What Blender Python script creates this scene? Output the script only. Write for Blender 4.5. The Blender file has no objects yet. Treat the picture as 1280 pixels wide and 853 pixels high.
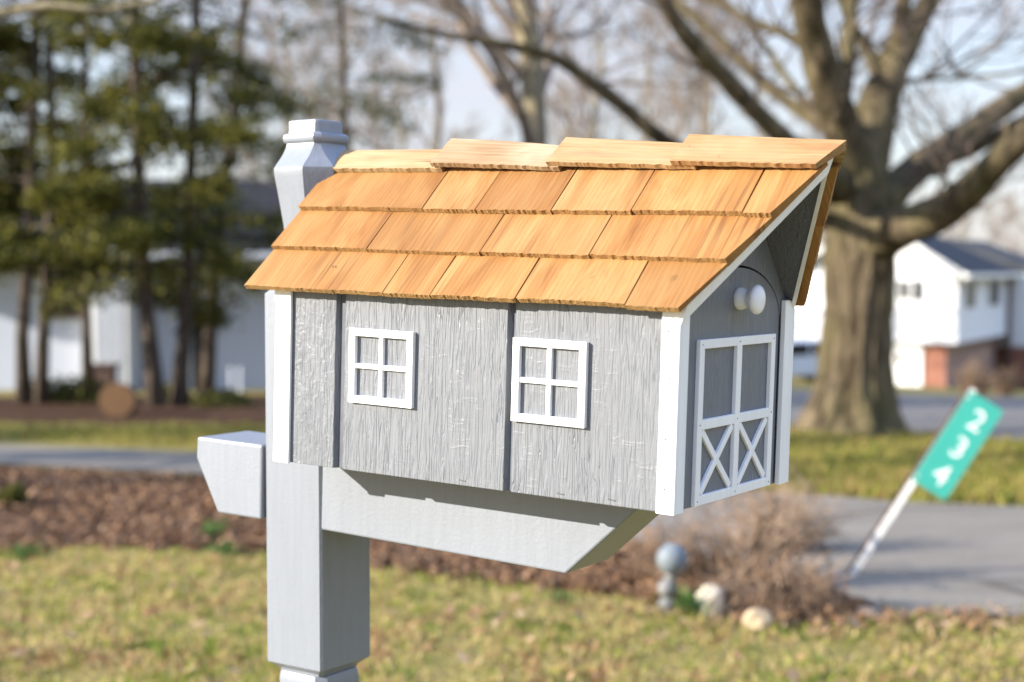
import bpy, bmesh, math, random
import numpy as np
from mathutils import Vector, Matrix, noise

R_ = math.radians
scene = bpy.context.scene
COL = scene.collection
random.seed(7)
rng = np.random.default_rng(11)

# ------------------------------------------------------------------ camera, sky, sun, exposure
FPX, CX, CY = 1881.85, 640.0, 426.5
PITCH = 0.0482207
CAM_H = 1.35
cam_d = bpy.data.cameras.new('camera')
cam = bpy.data.objects.new('camera', cam_d)
COL.objects.link(cam)
cam.location = (0, 0, CAM_H)
cam.rotation_euler = (math.pi / 2 - PITCH, 0, 0)
cam_d.sensor_width = 36.0
cam_d.lens = FPX / 1280 * 36
cam_d.clip_start = 0.05
cam_d.clip_end = 2000
cam_d.dof.use_dof = True
cam_d.dof.focus_distance = 1.54
cam_d.dof.aperture_fstop = 4.2
cam_d.dof.aperture_blades = 0
scene.camera = cam

SUN_DIR = Vector((0.952, 0.262, -0.385)).normalized()       # the way the light travels
SUN_EL = math.asin(-SUN_DIR.z)
SUN_ROT = math.atan2(-SUN_DIR.x, -SUN_DIR.y)
world = bpy.data.worlds.new('World')
scene.world = world
world.use_nodes = True
wt = world.node_tree
wt.nodes.clear()
w_out = wt.nodes.new('ShaderNodeOutputWorld')
w_bg = wt.nodes.new('ShaderNodeBackground')
w_sky = wt.nodes.new('ShaderNodeTexSky')
w_sky.sky_type = 'NISHITA'
w_sky.sun_disc = False
w_sky.sun_elevation = SUN_EL
w_sky.sun_rotation = SUN_ROT
w_sky.air_density = 1.0
w_sky.dust_density = 0.6
w_sky.ozone_density = 2.0
w_bg.inputs['Strength'].default_value = 0.10
w_tc = wt.nodes.new('ShaderNodeTexCoord')
w_sep = wt.nodes.new('ShaderNodeSeparateXYZ')
wt.links.new(w_tc.outputs['Generated'], w_sep.inputs['Vector'])
w_map = wt.nodes.new('ShaderNodeMapping')
w_map.inputs['Scale'].default_value = (2.2, 2.2, 7.0)
w_noise = wt.nodes.new('ShaderNodeTexNoise')
w_noise.inputs['Scale'].default_value = 1.6
w_noise.inputs['Detail'].default_value = 6
wt.links.new(w_tc.outputs['Generated'], w_map.inputs['Vector'])
wt.links.new(w_map.outputs['Vector'], w_noise.inputs['Vector'])
def w_range(src, a, b, c, d):
    n = wt.nodes.new('ShaderNodeMapRange')
    for k, v in zip(('From Min', 'From Max', 'To Min', 'To Max'), (a, b, c, d)): n.inputs[k].default_value = v
    wt.links.new(src, n.inputs['Value'])
    return n.outputs['Result']
# thin cirrus, pale near the horizon; unseen brighter sky overhead added to raise the fill
w_cloud_fill = wt.nodes.new('ShaderNodeMixRGB')
w_cloud_fill.inputs['Color1'].default_value = (3.25, 3.2, 3.55, 1)
w_cloud_fill.inputs['Color2'].default_value = (4.4, 6.0, 10.2, 1)
wt.links.new(w_range(w_sep.outputs['Z'], .22, .62, 0, 1), w_cloud_fill.inputs['Fac'])
w_mix = wt.nodes.new('ShaderNodeMixRGB')
wt.links.new(w_range(w_noise.outputs['Fac'], .35, .7, .45, .9), w_mix.inputs['Fac'])
wt.links.new(w_sky.outputs['Color'], w_mix.inputs['Color1'])
wt.links.new(w_cloud_fill.outputs['Color'], w_mix.inputs['Color2'])
wt.links.new(w_mix.outputs['Color'], w_bg.inputs['Color'])
wt.links.new(w_bg.outputs['Background'], w_out.inputs['Surface'])

sun_d = bpy.data.lights.new('sun', 'SUN')
sun_d.energy = 4.9
sun_d.angle = R_(0.5)
sun_d.color = (1.0, 0.925, 0.815)
sun = bpy.data.objects.new('sun', sun_d)
COL.objects.link(sun)
sun.rotation_euler = SUN_DIR.to_track_quat('-Z', 'Y').to_euler()

scene.view_settings.view_transform = 'Standard'
scene.view_settings.look = 'None'
scene.view_settings.exposure = 1.35
scene.view_settings.gamma = 1.0
scene.view_settings.use_curve_mapping = False
scene.cycles.use_denoising = True
scene.cycles.max_bounces = 6
scene.cycles.transparent_max_bounces = 6

# ------------------------------------------------------------------ placing: from a spot in the view to the world
def smooth(a, b, x):
    t = min(1.0, max(0.0, (x - a) / (b - a)))
    return t * t * (3 - 2 * t)

def terrain(x, y):
    yy = min(y, 95.0)
    t = yy - 9.0
    k = 1.5
    sp = t if t > 12 else k * math.log1p(math.exp(t / k))
    z = -0.05 * sp
    z -= 0.055 * max(0.0, min(x, 24.0)) * smooth(14, 50, yy)
    return z

def ray(px, py):
    a = (px - CX) / FPX
    b = -(py - CY) / FPX
    c, s = math.cos(PITCH), math.sin(PITCH)
    return Vector((a, c + b * s, -s + b * c))

def P(px, py, depth):
    r = ray(px, py)
    return Vector((0, 0, CAM_H)) + r * (depth / r.y)

def G(px, py):
    r = ray(px, py)
    lo, hi = 1.0, 1.0
    while hi < 400:
        q = r * (hi / r.y)
        if CAM_H + q.z < terrain(q.x, q.y):
            break
        lo = hi
        hi *= 1.04
    for _ in range(40):
        m = (lo + hi) / 2
        q = r * (m / r.y)
        if CAM_H + q.z < terrain(q.x, q.y):
            hi = m
        else:
            lo = m
    q = r * (hi / r.y)
    return Vector((q.x, q.y, terrain(q.x, q.y)))

def yaw_matrix(yaw):
    return Matrix(((math.cos(yaw), math.sin(yaw), 0), (-math.sin(yaw), math.cos(yaw), 0), (0, 0, 1)))

# ------------------------------------------------------------------ helpers: objects
def tag(o, label=None, cat=None, group=None, kind=None):
    if label: o['label'] = label
    if cat: o['category'] = cat
    if group: o['group'] = group
    if kind: o['kind'] = kind
    return o

def empty(name, mat, label, cat, group=None):
    o = bpy.data.objects.new(name, None)
    o.empty_display_size = 0.1
    COL.objects.link(o)
    if isinstance(mat, Matrix):
        o.matrix_world = mat
    else:
        o.location = mat
    return tag(o, label, cat, group)

class MB:
    """collects boxes, prisms, tubes and quads; build() links them as one mesh"""
    def __init__(self):
        self.v, self.f, self.m, self.uv = [], [], [], None
        self.cur = 0
    def add(self, vs, fs):
        n = len(self.v)
        self.v.extend([tuple(p) for p in vs])
        self.f.extend([tuple(i + n for i in f) for f in fs])
        self.m.extend([self.cur] * len(fs))
    def box(self, lo, hi, b=0.0, M=None):
        x0, y0, z0 = lo; x1, y1, z1 = hi
        if b <= 0:
            vs = [(x0,y0,z0),(x1,y0,z0),(x1,y1,z0),(x0,y1,z0),(x0,y0,z1),(x1,y0,z1),(x1,y1,z1),(x0,y1,z1)]
            fs = [(0,3,2,1),(4,5,6,7),(0,1,5,4),(1,2,6,5),(2,3,7,6),(3,0,4,7)]
        else:
            bm = bmesh.new()
            bmesh.ops.create_cube(bm, size=1)
            for v in bm.verts:
                v.co = Vector(((x0+x1)/2+v.co.x*(x1-x0), (y0+y1)/2+v.co.y*(y1-y0), (z0+z1)/2+v.co.z*(z1-z0)))
            bmesh.ops.bevel(bm, geom=list(bm.edges), offset=b, segments=2, affect='EDGES', profile=0.5)
            bm.verts.index_update()
            vs = [v.co.copy() for v in bm.verts]; fs = [[v.index for v in f.verts] for f in bm.faces]
            bm.free()
        if M is not None:
            vs = [M @ Vector(p) for p in vs]
        self.add(vs, fs)
    def prism(self, poly, ext, b=0.0):
        """poly: 3d outline (planar), ext: extrusion vector"""
        n = len(poly); e = Vector(ext)
        p = [Vector(q) for q in poly]
        vs = p + [q + e for q in p]
        fs = [tuple(range(n)), tuple(range(2*n-1, n-1, -1))] + [(i, i+n, (i+1) % n + n, (i+1) % n) for i in range(n)]
        bm = bmesh.new()
        bv = [bm.verts.new(q) for q in vs]
        for f in fs: bm.faces.new([bv[i] for i in f])
        bmesh.ops.recalc_face_normals(bm, faces=bm.faces)
        if b > 0:
            ed = [x for x in bm.edges if len(x.link_faces) == 2 and x.calc_face_angle() > 0.5]
            bmesh.ops.bevel(bm, geom=ed, offset=b, segments=2, affect='EDGES', profile=0.5)
        bm.verts.index_update()
        self.add([v.co.copy() for v in bm.verts], [[v.index for v in f.verts] for f in bm.faces])
        bm.free()
    def tube(self, pts, rad, n=8, cap=True, wob=0.0, furrow=0.0):
        pts = [Vector(p) for p in pts]
        if not hasattr(rad, '__len__'): rad = [rad] * len(pts)
        t = (pts[1] - pts[0]).normalized()
        u = t.orthogonal().normalized()
        vs, fs = [], []
        for i, p in enumerate(pts):
            if i == 0: t2 = t
            elif i == len(pts) - 1: t2 = (pts[i] - pts[i-1]).normalized()
            else:
                t2 = (pts[i+1] - pts[i-1])
                t2 = t2.normalized() if t2.length > 1e-9 else t
            u = (u - t2 * u.dot(t2))
            u = u.normalized() if u.length > 1e-9 else t2.orthogonal().normalized()
            w = t2.cross(u)
            t = t2
            for k in range(n):
                a = 2 * math.pi * k / n
                r = rad[i]
                if wob:
                    q = p + (u * math.cos(a) + w * math.sin(a)) * r
                    r *= 1 + wob * noise.noise(q * 3.1) + wob * .6 * noise.noise(q * 9.0) + furrow * noise.noise(Vector((math.cos(a)*4.5, math.sin(a)*4.5, p.z*.7))) + furrow * .6 * noise.noise(Vector((math.cos(a)*11, math.sin(a)*11, p.z*1.6)))
                vs.append(p + (u * math.cos(a) + w * math.sin(a)) * r)
        for i in range(len(pts) - 1):
            for k in range(n):
                a, b2 = i*n + k, i*n + (k+1) % n
                fs.append((a, b2, b2 + n, a + n))
        if cap:
            fs.append(tuple(range(n-1, -1, -1)))
            fs.append(tuple(range((len(pts)-1)*n, len(pts)*n)))
        self.add(vs, fs)
    def lathe(self, prof, n=24, M=None):
        """prof: (r, z) pairs about local z"""
        vs, fs = [], []
        for r, z in prof:
            for k in range(n):
                a = 2*math.pi*k/n
                vs.append(Vector((r*math.cos(a), r*math.sin(a), z)))
        for i in range(len(prof)-1):
            for k in range(n):
                a, b2 = i*n+k, i*n+(k+1) % n
                fs.append((a, b2, b2+n, a+n))
        fs.append(tuple(range(n-1, -1, -1)))
        fs.append(tuple(range((len(prof)-1)*n, len(prof)*n)))
        if M is not None: vs = [M @ p for p in vs]
        self.add(vs, fs)
    def build(self, name, mat, parent=None, smooth_=False, fix=True):
        me = bpy.data.meshes.new(name)
        me.from_pydata(self.v, [], self.f)
        mats = mat if isinstance(mat, (list, tuple)) else [mat]
        for m in mats: me.materials.append(m)
        if len(mats) > 1: me.polygons.foreach_set('material_index', self.m)
        if fix and len(self.f) < 20000:
            bm = bmesh.new(); bm.from_mesh(me)
            bmesh.ops.recalc_face_normals(bm, faces=bm.faces)
            bm.to_mesh(me); bm.free()
        if smooth_:
            me.polygons.foreach_set('use_smooth', [True] * len(me.polygons))
        me.update()
        o = bpy.data.objects.new(name, me)
        COL.objects.link(o)
        if parent is not None: o.parent = parent
        return o

def auto_smooth(o, deg=35):
    me = o.data
    bm = bmesh.new(); bm.from_mesh(me)
    for f in bm.faces: f.smooth = True
    for e in bm.edges:
        if len(e.link_faces) == 2 and e.calc_face_angle(0) > R_(deg): e.smooth = False
    bm.to_mesh(me); bm.free()
    return o

# ------------------------------------------------------------------ materials
class Mat:
    def __init__(self, name, rough=0.6, spec=0.4):
        self.m = bpy.data.materials.new(name)
        self.m.use_nodes = True
        self.t = self.m.node_tree
        self.b = self.t.nodes['Principled BSDF']
        self.b.inputs['Roughness'].default_value = rough
        self.b.inputs['Specular IOR Level'].default_value = spec
    def n(self, typ, **kw):
        nd = self.t.nodes.new(typ)
        for k, v in kw.items():
            if k.startswith('_'): setattr(nd, k[1:], v)
            else: nd.inputs[k.replace('__', ' ')].default_value = v
        return nd
    def l(self, a, b): self.t.links.new(a, b)
    def coord(self, scale, out='Object', rot=(0, 0, 0)):
        tc = self.n('ShaderNodeTexCoord')
        mp = self.n('ShaderNodeMapping')
        mp.inputs['Scale'].default_value = scale
        mp.inputs['Rotation'].default_value = rot
        self.l(tc.outputs[out], mp.inputs['Vector'])
        return mp.outputs['Vector']
    def noise(self, vec, scale, detail=3, rough=.5, dist=0):
        nd = self.n('ShaderNodeTexNoise', Scale=scale, Detail=detail, Roughness=rough, Distortion=dist)
        self.l(vec, nd.inputs['Vector'])
        return nd.outputs['Fac']
    def ramp(self, fac, stops):
        nd = self.n('ShaderNodeValToRGB')
        cr = nd.color_ramp
        while len(cr.elements) < len(stops): cr.elements.new(0.5)
        for e, (p, c) in zip(cr.elements, stops):
            e.position = p
            e.color = (c, c, c, 1) if not hasattr(c, '__len__') else (*c, 1)
        self.l(fac, nd.inputs['Fac'])
        return nd.outputs['Color']
    def mix(self, fac, a, b, typ='MIX'):
        nd = self.n('ShaderNodeMixRGB', _blend_type=typ)
        for s, v in ((nd.inputs['Fac'], fac), (nd.inputs['Color1'], a), (nd.inputs['Color2'], b)):
            if isinstance(v, (int, float)): s.default_value = v if s.name == 'Fac' else (v, v, v, 1)
            elif isinstance(v, tuple): s.default_value = (*v, 1)
            else: self.l(v, s)
        return nd.outputs['Color']
    def math(self, op, a, b=0.0):
        nd = self.n('ShaderNodeMath', _operation=op)
        for s, v in ((nd.inputs[0], a), (nd.inputs[1], b)):
            if isinstance(v, (int, float)): s.default_value = v
            else: self.l(v, s)
        return nd.outputs[0]
    def color(self, c):
        if isinstance(c, tuple): self.b.inputs['Base Color'].default_value = (*c, 1)
        else: self.l(c, self.b.inputs['Base Color'])
    def bump(self, h, strength=.5, dist=.01, prev=None):
        nd = self.n('ShaderNodeBump', Strength=strength, Distance=dist)
        self.l(h, nd.inputs['Height'])
        if prev is not None: self.l(prev, nd.inputs['Normal'])
        self.l(nd.outputs['Normal'], self.b.inputs['Normal'])
        return nd.outputs['Normal']

def plain(name, c, rough=.6, vary=.12, scale=6, spec=.4, bump=0.0, bscale=60):
    m = Mat(name, rough, spec)
    v = m.coord((1, 1, 1))
    f = m.noise(v, scale, 4)
    m.color(m.ramp(f, [(.3, tuple(x*(1-vary) for x in c)), (.7, tuple(min(1, x*(1+vary)) for x in c))]))
    if bump: m.bump(m.noise(v, bscale, 5), bump, .01)
    return m.m

def grain_paint(name, c, strength, axis=2, fine=1.0):
    """thick glossy paint over rough sawn plywood: long wandering ridges with short breaks"""
    m = Mat(name, .42, .42)
    def sc(a, b):
        q = [a, a, a]; q[axis] = b
        return tuple(q)
    a = m.noise(m.coord(sc(110, 8)), 1.6, 3, .5, .8)
    ridge = m.ramp(a, [(.38, 0.0), (.48, .9), (.54, 1.0), (.66, .1)])
    b = m.noise(m.coord(sc(260, 16)), 1.3, 3, .55, .5)
    blob = m.noise(m.coord(sc(120, 70)), 1.3, 2, .5, .6)
    blob_r = m.ramp(blob, [(.45, 0.0), (.62, 1.0)])
    pos = m.noise(m.coord((7, 7, 3)), 1.0, 2)
    amp = m.ramp(pos, [(.36, .35), (.6, 1.0)])
    inv = m.ramp(pos, [(.36, .42), (.48, .06)])
    sx = m.n('ShaderNodeSeparateXYZ'); m.l(m.coord((1, 1, 1)), sx.inputs['Vector'])
    inv = m.math('MULTIPLY', m.math('ADD', m.math('MULTIPLY', inv, 1.0), .28), m.ramp(m.math('ADD', sx.outputs['X'], .6), [(.17, 1.0), (.21, .06)]))
    h = m.math('MULTIPLY', ridge, amp)
    h = m.math('ADD', h, m.math('MULTIPLY', b, .8 * fine))
    h = m.math('ADD', h, m.math('MULTIPLY', blob_r, inv))
    dark = tuple(x*.93 for x in c); lite = tuple(min(1, x*1.04) for x in c)
    ck = m.noise(m.coord(sc(62, 5)), 1.4, 3, .55, .9)
    ckm = m.noise(m.coord((26, 26, 14)), 1.0, 2)
    crack = m.math('MULTIPLY', m.ramp(ck, [(.485, 0.0), (.5, 1.0), (.515, 0.0)]), m.ramp(ckm, [(.5, 0.0), (.6, 1.0)]))
    m.color(m.mix(m.math('MULTIPLY', crack, .22), m.ramp(pos, [(.3, dark), (.65, lite)]), tuple(x*.35 for x in c)))
    h = m.math('SUBTRACT', h, m.math('MULTIPLY', crack, 1.0))
    cross = m.noise(m.coord((45, 45, 150)), 1.0, 3, .6, 1.2)
    h = m.math('ADD', h, m.math('MULTIPLY', m.ramp(cross, [(.55, 0.0), (.66, .16)]), m.ramp(ckm, [(.42, .9), (.52, .0)])))
    m.bump(h, strength, .0016)
    return m.m

def paint(name, c, rough=.38, strength=.12, wear=None):
    m = Mat(name, rough, .45)
    v = m.coord((40, 40, 14))
    a = m.noise(v, 1.2, 4, .6, .4)
    b = m.noise(m.coord((260, 260, 260)), 1, 3)
    big = m.noise(m.coord((7, 7, 4)), 1, 3)
    base = m.ramp(big, [(.3, tuple(x*.95 for x in c)), (.7, tuple(min(1, x*1.03) for x in c))])
    gr = m.noise(m.coord((140, 140, 9)), 1.0, 4, .6, .3)
    base = m.mix(.5, base, m.ramp(gr, [(.3, .88), (.6, 1.0)]), 'MULTIPLY')
    spk = m.noise(m.coord((95, 95, 70)), 1.0, 5, .7)
    base = m.mix(m.ramp(spk, [(.70, 0.0), (.76, .30)]), base, (.10, .10, .095))
    if wear:
        sp = m.noise(m.coord((70, 70, 50)), 1.0, 6, .7)
        base = m.mix(m.ramp(sp, [(.66, 0.0), (.7, 1.0)]), base, wear)
    m.color(base)
    m.bump(m.math('ADD', a, m.math('MULTIPLY', b, .35)), strength, .002)
    return m.m

def cedar(name='cedar_shingle', tint=(1.0, 1.0, 1.0), lo=.74):
    TONES = [(.0, (lo, lo*.84, lo*.74)), (.25, (1.02, .95, .88)), (.45, (1.05, 1.10, 1.30)), (.65, (1.06, 1.03, .98)), (1.0, (lo+.1, lo*.92+.1, lo*.84+.1))]
    m = Mat(name, .72, .25)
    oi = m.n('ShaderNodeObjectInfo')
    rnd = oi.outputs['Random']
    tc = m.n('ShaderNodeTexCoord')
    off = m.n('ShaderNodeCombineXYZ')
    m.l(m.math('MULTIPLY', rnd, 37.0), off.inputs['X']); m.l(m.math('MULTIPLY', rnd, 91.0), off.inputs['Y'])
    add = m.n('ShaderNodeVectorMath', _operation='ADD')
    m.l(tc.outputs['UV'], add.inputs[0]); m.l(off.outputs['Vector'], add.inputs[1])
    def st(sx, sy):
        mp = m.n('ShaderNodeMapping'); mp.inputs['Scale'].default_value = (sx, sy, 1)
        m.l(add.outputs['Vector'], mp.inputs['Vector']); return mp.outputs['Vector']
    wide = m.noise(st(17, 4.5), 1.0, 4, .55, 1.4)
    rings = m.n('ShaderNodeTexWave', _wave_type='BANDS', _bands_direction='X', Scale=1.0, Distortion=7.0, Detail=3.0)
    rings.inputs['Detail Scale'].default_value = 0.6
    m.l(st(52, 2.2), rings.inputs['Vector'])
    fine = m.noise(st(620, 16), 1.0, 3, .6, .3)
    streak = m.noise(st(75, 3.0), 1.0, 4, .6, .4)
    base = m.ramp(wide, [(.26, (.220, .093, .023)), (.46, (.305, .153, .046)), (.62, (.345, .200, .072)), (.8, (.262, .118, .031))])
    base = m.mix(.10, base, m.ramp(rings.outputs['Fac'], [(.0, (.18, .08, .024)), (.55, (.31, .18, .07)), (1, (.34, .22, .10))]))
    base = m.mix(m.ramp(streak, [(.60, 0.0), (.74, .5)]), base, (.15, .07, .028))
    base = m.mix(.45, base, m.ramp(fine, [(.3, .66), (.62, 1.0)]), 'MULTIPLY')
    tone = m.ramp(rnd, TONES)
    base = m.mix(.9, base, tone, 'MULTIPLY')
    base = m.mix(1.0, base, tint, 'MULTIPLY')
    fig = m.noise(st(9, 5), 1.0, 2)
    figl = m.noise(st(190, 5), 1.0, 2, .5, .5)
    base = m.mix(m.math('MULTIPLY', m.ramp(fig, [(.52, 0.0), (.66, .8)]), m.ramp(figl, [(.5, 0.0), (.62, 1.0)])), base, (.15, .062, .018))
    kn = m.noise(st(34, 20), 1.0, 2, .5, 1.5)
    base = m.mix(m.ramp(kn, [(.74, 0.0), (.80, .55)]), base, (.14, .065, .026))
    m.color(base)
    h = m.math('ADD', m.math('MULTIPLY', fine, .8), m.math('MULTIPLY', rings.outputs['Fac'], .3))
    m.bump(h, .35, .0012)
    return m.m

def cedar_end(name='cedar_cut_edge'):
    m = Mat(name, .9, .15)
    v = m.coord((1, 1, 1))
    a = m.noise(v, 520, 3, .7)
    b = m.noise(v, 60, 3, .6)
    base = m.ramp(a, [(.3, (.20, .095, .03)), (.5, (.36, .21, .08)), (.7, (.50, .33, .15))])
    m.color(m.mix(.4, base, m.ramp(b, [(.3, (.24, .12, .04)), (.7, (.44, .27, .11))])))
    m.bump(a, 1.0, .002)
    return m.m

M = {}
M['side'] = grain_paint('grey_rough_paint', (.160, .169, .183), .55)
M['end'] = grain_paint('grey_door_paint', (.158, .170, .192), .42)
M['groove'] = plain('groove_shade_grey', (.085, .092, .11), .6, .2, 40)  # panel grey with the shadow inside the grooves put into its colour
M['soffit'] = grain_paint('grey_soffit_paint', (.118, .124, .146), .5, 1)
M['white'] = paint('white_trim_paint', (.86, .86, .85), .35, .10)
M['post'] = paint('pale_grey_post_paint', (.214, .233, .264), .36, .30)
M['arm'] = paint('pale_grey_arm_paint', (.214, .233, .264), .38, .36)
M['cedar'] = cedar()
M['cedar_cap'] = cedar('pale_cedar_cap', (1.12, 1.46, 2.25), 1.04)
M['cedar_end'] = cedar_end()
M['knob'] = paint('white_knob_paint', (.84, .84, .85), .25, .02)
M['brown'] = plain('brown_painted_wood', (.085, .05, .04), .6)
M['metal'] = plain('dark_staple_metal', (.05, .045, .04), .5)

# ------------------------------------------------------------------ ground, beds, paving
def ground_material():
    m = Mat('lawn_ground', .95, .1)
    v = m.coord((1, 1, 1))
    a = m.noise(v, 5.5, 5, .65)
    b = m.noise(v, 22, 4, .6)
    c = m.noise(v, .25, 3)
    g = m.ramp(a, [(.30, (.10, .10, .022)), (.45, (.21, .175, .05)), (.58, (.30, .23, .085)), (.72, (.23, .145, .06))])
    g2 = m.ramp(b, [(.3, (.06, .065, .015)), (.5, (.20, .17, .045)), (.7, (.34, .27, .115))])
    m.color(m.mix(m.ramp(c, [(.3, .35), (.7, .6)]), g, g2))
    m.bump(b, .8, .05)
    return m.m

M['lawn'] = ground_material()

def build_ground():
    ys = [-3, 0, 2] + [3 + .5*i for i in range(40)] + [24 + 2*i for i in range(36)] + [100, 130, 180, 260, 400, 700]
    xs = [-400, -200, -100, -60, -40] + [-30 + 1.5*i for i in range(41)] + [40, 60, 100, 200, 400]
    mb = MB()
    vs = [(x, y, terrain(x, y)) for y in ys for x in xs]
    n = len(xs)
    fs = [(j*n+i, j*n+i+1, (j+1)*n+i+1, (j+1)*n+i) for j in range(len(ys)-1) for i in range(n-1)]
    mb.add(vs, fs)
    o = mb.build('ground', M['lawn'], smooth_=True, fix=False)
    tag(o, 'rough winter lawn sloping down behind the mailbox', 'ground', kind='structure')
build_ground()

def lerp_poly(pts, t):
    """point at fraction t along a polyline of Vectors"""
    d = [0]
    for a, b in zip(pts, pts[1:]): d.append(d[-1] + (b - a).length)
    s = t * d[-1]
    for i in range(len(pts)-1):
        if s <= d[i+1] or i == len(pts)-2:
            u = (s - d[i]) / max(1e-9, d[i+1]-d[i])
            return pts[i].lerp(pts[i+1], u)

def sheet(name, near, far, mat, lift, nu=80, nv=14, mound=0.0, label=None, cat=None, wob=0.0):
    a = [G(*p) for p in near]; b = [G(*p) for p in far]
    vs, fs = [], []
    for i in range(nu+1):
        p, q = lerp_poly(a, i/nu), lerp_poly(b, i/nu)
        w = wob * noise.noise(Vector((i * .35, 3.3, lift * 99)))
        for j in range(nv+1):
            t = j / nv
            r = p.lerp(q, t + w * (1 - t))
            z = terrain(r.x, r.y) + lift
            if mound:
                e = math.sin(math.pi * min(1, max(0, t)))
                z += mound * e ** .5 * (.7 + .6 * noise.noise(Vector((r.x*2.2, r.y*2.2, 1.7)))) if 0 < t < 1 else 0
            vs.append((r.x, r.y, z))
    for i in range(nu):
        for j in range(nv):
            k = i*(nv+1)+j
            fs.append((k, k+nv+1, k+nv+2, k+1))
    mb = MB(); mb.add(vs, fs)
    o = mb.build(name, mat, smooth_=True, fix=False)
    return tag(o, label, cat, kind='structure')

def asphalt(name, c):
    m = Mat(name, .97, .04)
    v = m.coord((1, 1, 1))
    a = m.noise(v, 180, 3, .7); b = m.noise(m.coord((1, 2.6, 1)), 1.3, 6, .65)
    col = m.mix(.5, m.ramp(a, [(.35, tuple(x*.6 for x in c)), (.65, tuple(x*1.5 for x in c))]), m.ramp(b, [(.3, tuple(x*.65 for x in c)), (.7, tuple(x*1.35 for x in c))]))
    vo = m.n('ShaderNodeTexVoronoi', _feature='DISTANCE_TO_EDGE', Scale=.55)
    m.l(m.coord((1, 1, 1)), vo.inputs['Vector'])
    col = m.mix(m.ramp(vo.outputs['Distance'], [(.004, .7), (.014, 0.0)]), col, tuple(x*.3 for x in c))
    m.color(col)
    m.bump(a, .4, .01)
    return m.m

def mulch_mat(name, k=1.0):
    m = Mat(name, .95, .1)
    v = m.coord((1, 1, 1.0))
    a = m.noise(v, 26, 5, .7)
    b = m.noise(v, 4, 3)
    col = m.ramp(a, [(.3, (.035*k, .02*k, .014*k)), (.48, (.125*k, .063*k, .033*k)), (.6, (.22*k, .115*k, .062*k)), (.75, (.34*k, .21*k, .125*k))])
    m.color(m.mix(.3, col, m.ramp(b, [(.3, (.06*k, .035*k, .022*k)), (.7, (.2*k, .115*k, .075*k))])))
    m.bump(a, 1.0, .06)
    return m.m

M['drive'] = asphalt('driveway_asphalt', (.205, .182, .150))
M['road'] = asphalt('road_asphalt', (.16, .15, .138))
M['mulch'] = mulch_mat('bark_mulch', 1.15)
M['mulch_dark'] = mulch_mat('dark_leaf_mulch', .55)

sheet('driveway', [(-260, 583), (0, 581), (250, 593), (560, 640), (820, 690), (1010, 742), (1090, 768), (1400, 772), (1700, 790)],
      [(-260, 558), (0, 557), (250, 567), (560, 592), (820, 610), (1000, 618), (1110, 628), (1400, 640), (1700, 655)],
      M['drive'], .008, 120, 10, label='grey asphalt driveway crossing behind the mailbox', cat='driveway', wob=.02)
mulch = sheet('mulch_bed', [(-260, 692), (0, 690), (200, 690), (330, 693), (470, 712), (640, 735), (820, 757), (950, 768), (1070, 778)],
      [(-260, 590), (0, 588), (250, 600), (560, 642), (820, 690), (930, 716), (1000, 738), (1040, 752), (1090, 768)],
      M['mulch'], .012, 150, 16, mound=.03, label='brown bark mulch bed between lawn and driveway', cat='garden bed', wob=.12)
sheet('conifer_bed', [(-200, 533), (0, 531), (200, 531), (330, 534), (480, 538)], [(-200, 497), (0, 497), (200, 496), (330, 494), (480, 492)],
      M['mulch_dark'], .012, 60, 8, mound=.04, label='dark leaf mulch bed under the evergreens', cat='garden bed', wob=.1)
sheet('road', [(640, 512), (900, 528), (1090, 540), (1280, 551), (1600, 570)], [(640, 478), (900, 484), (1090, 491), (1280, 497), (1600, 508)],
      M['road'], .01, 60, 10, label='grey asphalt road beyond the big tree', cat='road')

# ------------------------------------------------------------------ mailbox
L, W = 0.50, 0.2692
mb_yaw, mb_pit, mb_rol = 0.5822873, -0.0013110, 0.0319050
Bm = yaw_matrix(mb_yaw)
MBR = Bm @ Matrix.Rotation(mb_pit, 3, 'X') @ Matrix.Rotation(mb_rol, 3, 'Y')
MBT = Vector((0.1510995, 1.3977138, -0.2311398 + CAM_H))
mail = empty('mailbox', Matrix.Translation(MBT) @ MBR.to_4x4(), 'grey barn shaped wooden mailbox with cedar shingle roof on the post', 'mailbox')

AY, AZ = -0.012, 0.192
DY, DZ = 0.66759, 0.74452
SR = 0.2196
def roof_pt(x, s, h, far=False):
    y = AY + s*DY - h*DZ
    z = AZ + s*DZ + h*DY
    return Vector((x, W - y if far else y, z))
def xv(s): return 0.0055 + 0.435 * s
def xl(s): return -0.533 + 0.05 * max(0, s)

# side panels with two cut grooves
def side_panel(near=True):
    mb = MB()
    y0, y1 = (0.004, 0.016) if near else (W-0.016, W-0.004)
    fr = 0.004 if near else W-0.004
    cuts = [(-L+.001, -.4128), (-.4040, -.1900), (-.1850, -.0015)]
    for a, b in cuts:
        if near and b < -.1:
            mb.prism([(a, y0, .0008), (b-.0046, y0, .0008), (b, y0+.0088, .0008), (b, y1, .0008), (a, y1, .0008)], (0, 0, .1982), .0006)
        else:
            mb.box((a, y0, 0.0008), (b, y1, 0.199), .0009)
    o = mb.build('side_panel', M['side'], mail)
    gy = (0.0095, 0.0155) if near else (W-0.0155, W-0.0095)
    for a, b in ((-.4175, -.4025), (-.1945, -.1835)):
        g = MB()
        g.box((a, gy[0], 0.0012), (b, gy[1], 0.197))
        g.build('panel_groove', M['groove'], o)
    if near:
        for sx, sz in ((-.069, .0065), (-.127, .0058), (-.245, .0062)):
            st = MB()
            st.tube([(sx-.004, .0036, sz+.0006), (sx+.004, .0036, sz-.0004)], .0005, 5)
            st.build('staple', M['metal'], o)
    return o
side_panel(True); side_panel(False)
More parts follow.
